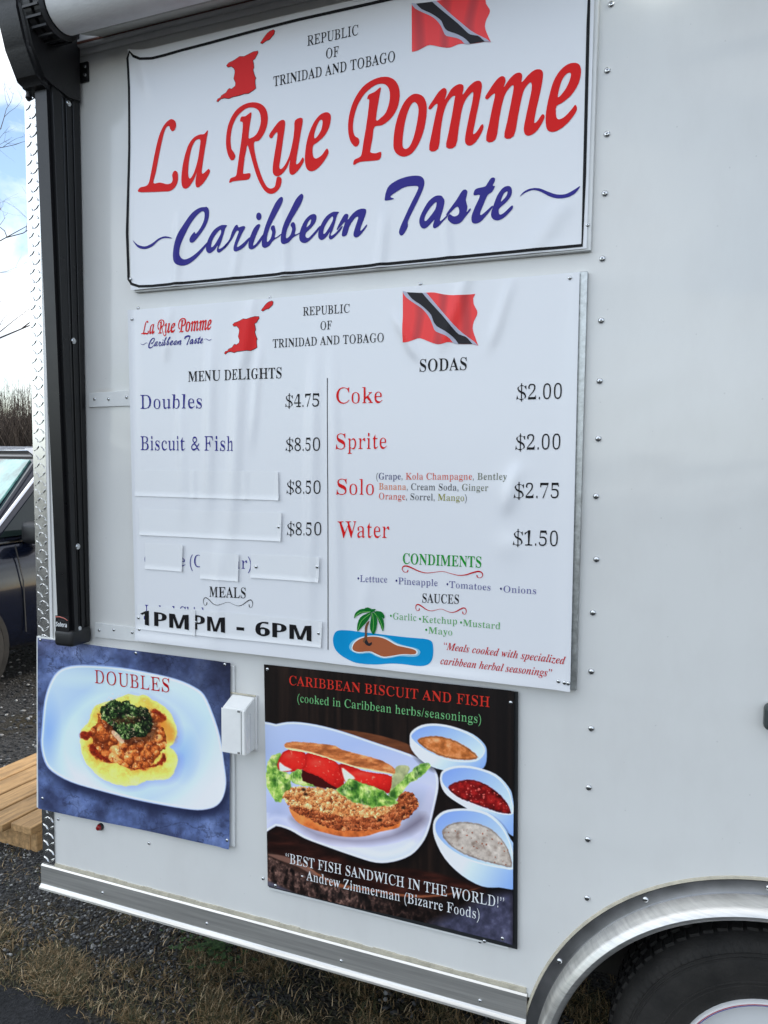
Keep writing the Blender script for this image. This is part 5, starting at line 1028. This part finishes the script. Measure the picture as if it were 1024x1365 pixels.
# ---------------- poster of the fish sandwich
YF = -0.012
def f_fsh(x, z): return YF-0.001*np.sin(x*9)*np.sin(z*7+1)-.005*np.exp(-((x+.378)/.016)**2)*(.4+.6*np.sin(z*10)**2)-.003*np.exp(-((z-.57)/.02)**2)*(.5+.5*np.sin(x*16+2))
FS = thing('food_poster', 'dark printed poster of a fried fish sandwich with three sauce bowls above the wheel', 'poster')
cor = [P(a, b_, YF)[[0, 2]] for a, b_ in ((352, 885.5), (686, 921), (684, 1258), (357, 1181))]
print_sheet('printed_sheet', cor, f_fsh, 520, 540, YF, FS, paint_fish, (330, 870), 2.6256)
bb = [cor[0]+(.001, -.002), cor[1]+(.0075, -.0025), cor[2]+(.0095, -.014), cor[3]+(.001, -.005)]
board('black_frame', bb, -.0065, -.0082, mat('black_edging', (0.02, 0.022, 0.024), 0.4), FS)
wb = [cor[0]+(.003, -.010), cor[1]+(-.03, -.010), cor[2]+(-.012, -.020), cor[3]+(-.003, -.013)]
board('backing_board', wb, -.001, -.0062, M_BOARD, FS, .0008)
for s, st_, a, c_, m_ in (('CARIBBEAN BISCUIT AND FISH', 'serif', (386, 912.7, 653, 942.4), 12.3, I_POSTRED), ('(cooked in Caribbean herbs/seasonings)', 'serif', (396.7, 935.5, 641.6, 964), 10.8, I_POSTGRN),
        ('\u201cBEST FISH SANDWICH IN THE WORLD!\u201d', 'serif', (381.4, 1149.5, 672, 1211), 13, I_WHITE), ('- Andrew Zimmerman (Bizarre Foods)', 'serif', (402, 1171, 639.3, 1225.5), 12.6, I_WHITE)):
    line(s, st_, *a, c_, m_, FS, f_fsh, YF, thin=(.030, 0), lift=.0012)
for p_ in ((356.7, 892), (681, 936.6), (367.3, 1180.4), (670, 1250.9)): sscrew(*p_, f_fsh, FS)
screw(646, 1254.5, FS, y=-.0084)
settle(FS, (cor[3][0]+.3, 0, cor[2][1]))
# ================================================================== parked car
CAR = thing('parked_car', 'dark blue sport utility car parked behind the trailer corner', 'car')
M_PAINT = mat('dark_blue_paint', (0.004, 0.006, 0.015), 0.2, 0.0, coat=0.7, spec=0.3)
M_GLASS = mat('car_glass', (0.008, 0.014, 0.014), 0.05, spec=0.35)
M_REFLECT = mat('painted_teal_reflection', (0.20, 0.46, 0.42), 0.10, var=0.95, vscale=3.5, coat=1.0)  # windscreen glass with its teal reflection painted into the mottled base colour
M_CHROME = mat('chrome_strip', (0.75, 0.76, 0.78), 0.12, 1.0)
M_HEADL = mat('headlight_lens', (0.55, 0.57, 0.6), 0.1, coat=1.0)
# lower body: stations front to back (x, bottom, top, half width)
st = [(2.32, .42, .62, .52), (2.27, .30, .80, .72), (2.10, .26, .93, .82), (1.75, .24, 1.00, .885), (1.35, .24, 1.04, .90), (1.05, .24, 1.07, .905), (.6, .24, 1.09, .91), (0, .24, 1.10, .915), (-.7, .24, 1.11, .915), (-1.4, .24, 1.12, .905), (-2.0, .27, 1.12, .86), (-2.25, .34, 1.08, .78), (-2.32, .45, .95, .70)]
b = B(); rings = []
for x, zb_, zt_, w in st:
    h = zt_-zb_; pr = [(0, zb_), (w*.80, zb_), (w*.96, zb_+.08*h), (w*.985, zb_+.30*h), (w, zb_+.55*h), (w*.975, zb_+.72*h), (w*.955, zb_+.86*h), (w*.90, zt_-.015), (w*.80, zt_+.01), (0, zt_+.03)]
    rings.append([b.verts.new((x, y, z)) for y, z in pr+[(-y, z) for y, z in pr[-2:0:-1]]])
for A_, C_ in zip(rings, rings[1:]):
    for i in range(len(A_)): b.faces.new((A_[i], A_[(i+1) % len(A_)], C_[(i+1) % len(A_)], C_[i]))
b.faces.new(rings[0]); b.faces.new(rings[-1][::-1]); bmesh.ops.recalc_face_normals(b, faces=b.faces[:])
body = obj('body', b, M_PAINT, CAR, smooth=True); body.modifiers.new('smooth', 'SUBSURF').levels = 1; body.modifiers['smooth'].render_levels = 2
# cabin
base = [(1.14, .79, 1.06), (.2, .80, 1.09), (-1.0, .80, 1.10), (-2.12, .74, 1.10)]; top = [(.50, .605, 1.675), (.1, .625, 1.695), (-.9, .62, 1.70), (-1.70, .58, 1.665)]
b = B(); Ls, Rs, Lt, Rt = [], [], [], []
for (x, y, z), (X_, Y_, Z_) in zip(base, top):
    Ls.append(b.verts.new((x, y, z-.03))); Rs.append(b.verts.new((x, -y, z-.03))); Lt.append(b.verts.new((X_, Y_, Z_))); Rt.append(b.verts.new((X_, -Y_, Z_)))
Lc = [b.verts.new((v.co.x, v.co.y*.80, v.co.z+.05)) for v in Lt]; Rc = [b.verts.new((v.co.x, v.co.y*.80, v.co.z+.05)) for v in Rt]
for i in range(3):
    b.faces.new((Ls[i], Lt[i], Lt[i+1], Ls[i+1])); b.faces.new((Rs[i], Rs[i+1], Rt[i+1], Rt[i])); b.faces.new((Lt[i], Lc[i], Lc[i+1], Lt[i+1])); b.faces.new((Rt[i], Rt[i+1], Rc[i+1], Rc[i])); b.faces.new((Lc[i], Rc[i], Rc[i+1], Lc[i+1]))
b.faces.new((Ls[0], Rs[0], Rt[0], Lt[0])); b.faces.new((Lt[0], Rt[0], Rc[0], Lc[0])); b.faces.new((Ls[3], Lt[3], Rt[3], Rs[3])); b.faces.new((Lt[3], Lc[3], Rc[3], Rt[3])); bmesh.ops.recalc_face_normals(b, faces=b.faces[:])
bmesh.ops.bevel(b, geom=b.edges[:], offset=.02, segments=2, affect='EDGES'); obj('cabin', b, M_PAINT, CAR, smooth=True)
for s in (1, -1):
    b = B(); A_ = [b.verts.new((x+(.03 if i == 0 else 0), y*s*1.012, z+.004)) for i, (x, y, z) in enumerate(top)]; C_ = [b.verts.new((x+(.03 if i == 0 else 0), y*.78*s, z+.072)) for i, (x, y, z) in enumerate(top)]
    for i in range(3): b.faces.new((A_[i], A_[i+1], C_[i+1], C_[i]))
    bmesh.ops.solidify(b, geom=b.faces[:], thickness=.012); bmesh.ops.recalc_face_normals(b, faces=b.faces[:]); obj('roof_sheen', b, mat('painted_sky_sheen', (.74, .76, .80), .25, .0), CAR)  # pale band along the dark roof: sky reflection put into the colour
def panel(q, off, n_):
    q = [Vector(p) for p in q]; nn = (q[1]-q[0]).cross(q[2]-q[0]).normalized()*n_; b = B(); A_ = [b.verts.new(p+nn*off) for p in q]; C_ = [b.verts.new(p-nn*.01) for p in q]
    b.faces.new(A_); b.faces.new(C_[::-1]); k = len(q)
    for i in range(k): b.faces.new((A_[i], A_[(i+1) % k], C_[(i+1) % k], C_[i]))
    bmesh.ops.recalc_face_normals(b, faces=b.faces[:]); return b
def side(u, v, s):
    """point on the side glass plane: u along 0..3, v from belt 0 to roof 1"""
    i = min(int(u), 2); f = u-i; a = Vector(base[i]).lerp(Vector(base[i+1]), f); c = Vector(top[i]).lerp(Vector(top[i+1]), f); p = a.lerp(c, v); return (p.x, p.y*s, p.z)
for s in (1, -1):
    for us in ((.16, .62), (.78, 1.72), (1.86, 2.6)):
        obj('side_window', panel([side(us[0]+(.0), .06, s), side(us[1], .06, s), side(us[1], .88, s), side(us[0]+.22 if us[0] < .2 else us[0], .88, s)], .004, -s), M_GLASS, CAR)
    tr = B(); tube(tr, [side(.06, -.02, s), side(.20, .90, s)], .014, 6); tube(tr, [side(.06, .0, s), side(1, .02, s), side(2.7, .02, s)], .011, 6); o = obj('window_trim', tr, M_CHROME, CAR, smooth=True); o.location = (0, .014*s, 0)
    mr = B(); box(mr, .62, .86, .90*s-.02 if s > 0 else -1.10, 1.10 if s > 0 else -.88, 1.06, 1.22, .04, 3); box(mr, .70, .78, min(.80*s, .92*s), max(.80*s, .92*s), 1.07, 1.12, .01); obj('wing_mirror', mr, M_BLACKP, CAR, smooth=True)
    for x in (.86, -.18, -1.2): dl = B(); tube(dl, [(x+.03, .872*s, 1.05), (x, .912*s, .80), (x-.02, .900*s, .42)], .005, 4); obj('door_seam', dl, M_DARKSLOT, CAR)
    hd = B(); tube(hd, [(.02, .915*s, .93), (-.08, .925*s, .935), (-.18, .915*s, .93)], .014, 6); obj('door_handle', hd, M_CHROME, CAR)
    hl = B(); box(hl, 2.02, 2.24, min(.58*s, .80*s), max(.58*s, .80*s), .72, .86, .04, 3); obj('headlight', hl, M_HEADL, CAR, smooth=True)
    tl = B(); box(tl, -2.30, -2.16, min(.60*s, .80*s), max(.60*s, .80*s), .86, 1.04, .03, 2); obj('tail_light', tl, M_REDLENS, CAR)
obj('windscreen', panel([(1.14-.03, .71, 1.085), (1.14-.03, -.71, 1.085), (.53, -.545, 1.65), (.53, .545, 1.65)], .006, 1), M_REFLECT, CAR)
obj('rear_window', panel([(-2.09, .66, 1.14), (-2.09, -.66, 1.14), (-1.74, -.52, 1.62), (-1.74, .52, 1.62)], .006, -1), M_GLASS, CAR)
gr = B(); box(gr, 2.27, 2.335, -.42, .42, .50, .72, .02, 2); obj('grille', gr, M_BLACKP, CAR)
for x in (1.38, -1.38):
    for s in (1, -1):
        w_ = B(); lathe(w_, [(.40, 0), (.40, .012*s), (.36, .014*s), (.36, .0)], 40, 'y', (x, .902*s, .36)); lathe(w_, [(.365, .0), (0, .004*s)], 40, 'y', (x, .904*s, .36)); obj('wheel_arch', w_, M_WELL, CAR)
        wr = thing('wheel', None, None); del wr['label'], wr['category']; wr.parent = CAR
        w_ = B(); lathe(w_, [(.22, -.09*s), (.34, -.10*s), (.355, -.06*s), (.355, .04*s), (.345, .055*s), (.31, .062*s), (.25, .058*s), (.235, .04*s)], 48, 'y', (x, .88*s, .355)); obj('tyre', w_, M_RUBBER, wr, smooth=True)
        w_ = B(); lathe(w_, [(.236, .045*s), (.225, .05*s), (.215, .02*s), (.05, .035*s), (0, .04*s)], 40, 'y', (x, .88*s, .355)); obj('rim', w_, M_GALV, wr, smooth=True)
hd_ = Vector((-0.16, -1.0)).normalized(); CAR.scale = (1, 1, 1.0); CAR.rotation_euler = (0, 0, math.atan2(hd_.y, hd_.x))
fw = G(-58, 946); lx = Matrix.Rotation(CAR.rotation_euler.z, 2)@Vector((1.38, .93)); CAR.location = (fw[0]-lx.x, fw[1]-lx.y, 0)

# ================================================================== wooden step
M_WOOD = mat('weathered_timber', (0.40, 0.24, 0.105), 0.75, var=0.45, vscale=5.0, stretch=(9, 1, 9), bump=0.3, bscale=30)
PF = thing('wooden_step', 'low step of tan timber boards on the gravel beside the trailer', 'step')
fr = G(50, 1137)
hb, th, wbd = .088, .034, .134
for k in range(5):
    b = B(); o_ = random.uniform(-.01, .01)-(.035 if k in (1, 3) else 0); x1 = -wbd*k
    box(b, x1-wbd+.015, x1, -.02+o_, .62+o_, hb+.001, hb+.001+th, .004, 2); obj('top_board', b, M_WOOD, PF)
b = B(); box(b, -wbd*5+.01, -.040, 0, .036, 0, hb, .003, 1); obj('front_board', b, M_WOOD, PF)
for x in (-.036, -wbd*5+.012): b = B(); box(b, x-.002, x+.034, .0365 if x < -.1 else 0, .60, 0, hb-.0005, .003, 1); obj('side_board', b, M_WOOD, PF)
b = B(); box(b, -wbd*5+.05, -.040, .56, .596, 0, hb-.0005, .003, 1); obj('rear_board', b, M_WOOD, PF)
PF.rotation_euler.z = R_(-1.0)
PF.location = (fr[0], fr[1], 0.0)

# ================================================================== loose gravel and dead grass (uncountable)
def island_mat(name, stops, rough=0.85):
    def bld(t, b, vec):
        g = N(t, 'ShaderNodeNewGeometry'); r = N(t, 'ShaderNodeValToRGB'); e = r.color_ramp.elements
        e[0].position, e[0].color = stops[0][0], (*stops[0][1], 1); e[1].position, e[1].color = stops[-1][0], (*stops[-1][1], 1)
        for p_, c in stops[1:-1]: q = e.new(p_); q.color = (*c, 1)
        t.links.new(g.outputs['Random Per Island'], r.inputs['Fac']); t.links.new(r.outputs['Color'], b.inputs['Base Color'])
    return mat(name, rough=rough, build=bld)
b = B(); bmesh.ops.create_icosphere(b, subdivisions=1, radius=1.0); b.verts.index_update(); IV = np.array([v.co for v in b.verts]); IF = np.array([[v.index for v in f.verts] for f in b.faces]); b.free()
def patch_noise(x, y): return np.sin(x*5.3+1.1*np.sin(y*4))*np.sin(y*6.1+.7*np.sin(x*3.1))+.5*np.sin(x*13+y*9)
def stones(n, x0, x1, y0, y1, r0, r1, keep):
    x = rng.uniform(x0, x1, n*3); y = rng.uniform(y0, y1, n*3); k = keep(x, y); x, y = x[k][:n], y[k][:n]; n = len(x)
    r = r0+(r1-r0)*rng.random(n)**2.2; S_ = np.stack([rng.uniform(.7, 1.3, n), rng.uniform(.6, 1.1, n), rng.uniform(.35, .7, n)], -1)*r[:, None]
    a = rng.uniform(0, 6.28, n); tl = rng.uniform(-.5, .5, n); q = IV[None]*(1+.25*rng.standard_normal((n, len(IV), 1)).clip(-1.5, 1.5))*S_[:, None]
    X = q[..., 0]*np.cos(a)[:, None]-q[..., 1]*np.sin(a)[:, None]; Y = q[..., 0]*np.sin(a)[:, None]+q[..., 1]*np.cos(a)[:, None]; Z = q[..., 2]+X*tl[:, None]*.5
    V = np.stack([X+x[:, None], Y+y[:, None], Z+S_[:, 2:3]*.35], -1).reshape(-1, 3); return V, (IF[None]+np.arange(n)[:, None, None]*len(IV)).reshape(-1, 3)
M_STONE = island_mat('gravel_stones', [(0, (.010, .010, .011)), (.5, (.040, .040, .041)), (.85, (.09, .09, .09)), (1, (.36, .355, .34))])
parts_ = [stones(48000, -3.4, -1.2, 0.06, 1.5, .002, .0085, lambda x, y: ((y > .16) | (rng.random(len(x)) < .25))), stones(9000, -6.5, -2.2, 0.9, 4.5, .007, .018, lambda x, y: np.ones(len(x), bool)), stones(3500, -1.3, .8, .05, 1.6, .005, .014, lambda x, y: patch_noise(x, y) < .2)]
V, Fc, o_ = [], [], 0
for v_, f_ in parts_: V.append(v_); Fc.append(f_+o_); o_ += len(v_)
kind(np_mesh('gravel', np.vstack(V), np.vstack(Fc), M_STONE), 'stuff', 'loose dark gravel stones on the ground')
def blades(n, x0, x1, y0, y1, keep, h0, h1, lean=1.0):
    x = rng.uniform(x0, x1, n*5); y = rng.uniform(y0, y1, n*5); k = keep(x, y); x, y = x[k][:n], y[k][:n]; n = len(x)
    h = rng.uniform(h0, h1, n); a = rng.uniform(0, 6.28, n); ln = rng.uniform(.3, 1.5, n)*lean; w = rng.uniform(.0008, .0019, n)
    dx, dy = np.cos(a), np.sin(a); V = np.zeros((n, 6, 3)); 
    for i, (f, wf) in enumerate(((0, 1), (.5, .8), (1, .12))):
        lx_ = np.sin(ln*f)*h*f*1.5; z = np.cos(ln*f*.9)*h*f; 
        for j, s in enumerate((-1, 1)):
            V[:, i*2+j, 0] = x+dx*lx_-dy*w*wf*s; V[:, i*2+j, 1] = y+dy*lx_+dx*w*wf*s; V[:, i*2+j, 2] = np.maximum(z, .002)
    F0 = np.array([[0, 1, 3, 2], [2, 3, 5, 4]]); return V.reshape(-1, 3), (F0[None]+np.arange(n)[:, None, None]*6).reshape(-1, 4)
gk = lambda x, y: rng.random(len(x)) < np.clip(.10+.8*np.clip(patch_noise(x*1.6+2, y*2.3)*1.5, 0, 1), 0, 1)*np.where((x < -1.70) & (y > .22), .16, 1)*np.where(x < -2.1, .45, 1)*np.where(y < .015, .25, 1)
M_GRASS = island_mat('dead_grass', [(0, (.020, .022, .008)), (.3, (.055, .060, .018)), (.55, (.12, .078, .032)), (.8, (.26, .165, .070)), (1, (.52, .40, .24))], .7)
V, Fc, o_ = [], [], 0
for q in (blades(30000, -2.9, -.2, -.03, .75, gk, .008, .030), blades(14000, -2.6, -.6, -.01, .24, gk, .010, .036), blades(9000, -1.6, .9, .2, 1.8, gk, .02, .055)):
    V.append(q[0]); Fc.append(q[1]+o_); o_ += len(q[0])
kind(np_mesh('grass', np.vstack(V), np.vstack(Fc), M_GRASS), 'stuff', 'short dead grass growing between asphalt and gravel')
# small green clover clump under the rail
b = B(); cx_, cy_ = G(285, 1275)[0], G(285, 1275)[1]
for k in range(130):
    a, r_ = random.uniform(0, 6.28), abs(random.gauss(0, .06)); x, y, z = cx_+r_*math.cos(a)*1.5, cy_+r_*math.sin(a), random.uniform(.01, .05)
    for j in range(3):
        t_ = a+j*2.09; d = Vector((math.cos(t_), math.sin(t_), random.uniform(-.2, .4)))*random.uniform(.008, .013); p_ = d.cross(Vector((0, 0, 1)))*.55; c_ = Vector((x, y, z)); b.faces.new([b.verts.new(c_), b.verts.new(c_+d*.6+p_), b.verts.new(c_+d), b.verts.new(c_+d*.6-p_)])
tag(obj('clover_plant', b, island_mat('clover_leaves', [(0, (.02, .05, .012)), (1, (.07, .15, .04))])), 'small green clover clump on the ground under the trailer rail', 'plant')

# ================================================================== bare wood far behind, bare tree
def rods(P0, P1, r0, r1):
    """three-sided tapered rods, vectorised"""
    d = P1-P0; d = d/np.linalg.norm(d, axis=1, keepdims=True); a = np.cross(d, np.array([.3, .9, .1])); a /= np.linalg.norm(a, axis=1, keepdims=True); c = np.cross(d, a); V = np.zeros((len(P0), 6, 3))
    for k in range(3):
        o = a*math.cos(2.094*k)+c*math.sin(2.094*k); V[:, k] = P0+o*r0[:, None]; V[:, 3+k] = P1+o*r1[:, None]
    F0 = np.array([[0, 1, 4, 3], [1, 2, 5, 4], [2, 0, 3, 5]]); return V.reshape(-1, 3), (F0[None]+np.arange(len(P0))[:, None, None]*6).reshape(-1, 4)
n = 20000; az = R_(132)+rng.uniform(-.62, .5, n); ds = rng.uniform(42, 62, n); bx, by = np.cos(az)*ds, -1.7+np.sin(az)*ds
h = 2.6+3.4*rng.random(n)**1.3*(.85+.15*np.sin(az*40)); tip = np.stack([bx+rng.normal(0, .35, n), by+rng.normal(0, .35, n), h], -1); root = np.stack([bx, by, np.full(n, -.05)], -1)
SG = [rods(root, tip, rng.uniform(.012, .035, n), np.full(n, .005))]
for k in range(8):
    f = rng.uniform(.2, .95, n); p0 = root+(tip-root)*f[:, None]; ln_ = rng.uniform(.4, 1.3, n)*(1.15-f); a = rng.uniform(0, 6.28, n); p1 = p0+np.stack([np.cos(a)*ln_*.6, np.sin(a)*ln_*.6, ln_*.9], -1); SG.append(rods(p0, p1, np.full(n, .008), np.full(n, .003)))
nb = 90000; az = R_(132)+rng.uniform(-.62, .5, nb); ds = rng.uniform(40, 58, nb); x, y = np.cos(az)*ds, -1.7+np.sin(az)*ds; a = rng.uniform(0, 6.28, nb); l_ = rng.uniform(.8, 3.8, nb); p0 = np.stack([x, y, np.zeros(nb)], -1); p1 = p0+np.stack([np.cos(a)*l_*.5, np.sin(a)*l_*.5, l_], -1); SG.append(rods(p0, p1, np.full(nb, .03), np.full(nb, .008)))
V, Fc, o_ = [], [], 0
for q in SG: V.append(q[0]); Fc.append(q[1]+o_); o_ += len(q[0])
kind(np_mesh('bare_woods', np.vstack(V), np.vstack(Fc), island_mat('bare_twigs', [(0, (.020, .014, .011)), (.6, (.042, .031, .025)), (1, (.085, .068, .055))])), 'stuff', 'far off brown leafless wood along the field')
# bare tree: trunk left of the view, limbs reaching into it
M_BARK = mat('tree_bark', (.075, .06, .05), .85, var=.4, vscale=20, bump=.3, bscale=40)
TR_ = thing('bare_tree', 'leafless tree with thin dark twigs against the bright sky', 'tree')
q = ray(-135, 603); q = q/np.hypot(q[0], q[1])*13.0; tx, ty = q[0], -1.743+q[1]
b = B(); trunk = [(tx, ty, -.1), (tx+.05, ty, 1.5), (tx-.05, ty+.1, 3.2), (tx+.1, ty, 5.0), (tx, ty-.1, 7.0), (tx+.1, ty, 9.2)]; tube(b, trunk, [.20, .165, .14, .11, .075, .03], 10); obj('trunk', b, M_BARK, TR_, smooth=True)
b = B(); rr = random.Random(11)
def grow(p, d, ln_, r_, lv):
    pts = [Vector(p)]; dd = Vector(d)
    for i in range(4):
        dd = (dd+Vector((rr.gauss(0, .13), rr.gauss(0, .13), rr.gauss(.05, .10)))).normalized(); pts.append(pts[-1]+dd*ln_/4)
    tube(b, pts, [r_, r_*.8, r_*.62, r_*.45, r_*.25], 5 if lv > 1 else 4, cap=False)
    if lv <= 0: return
    for k in range(4 if lv > 1 else 3):
        f = rr.uniform(.25, 1.0); i = min(int(f*4), 3); p_ = pts[i].lerp(pts[i+1], f*4-i); sd_ = Vector((rr.gauss(0, 1), rr.gauss(0, 1), rr.gauss(.25, .7))).normalized()
        grow(p_, (dd*.75+sd_*.75).normalized(), ln_*rr.uniform(.42, .62), r_*(.62-.25*f), lv-1)
right = Vector((0.67, 0.74, 0))
for k in range(11):
    z = 2.8+k*.6; f = z/9.2; a = rr.uniform(0, 6.28); d = Vector((math.cos(a), math.sin(a), .55)); 
    if k % 2 == 0: d = (right*rr.uniform(.8, 1.1)+Vector((rr.gauss(0, .3), rr.gauss(0, .3), rr.uniform(.25, .7))))
    grow((tx, ty, z), d.normalized(), 2.5*(1.15-f*.75), .026*(1.2-f), 3)
obj('crown', b, M_BARK, TR_)
settle(TR_, (tx, ty, 0))
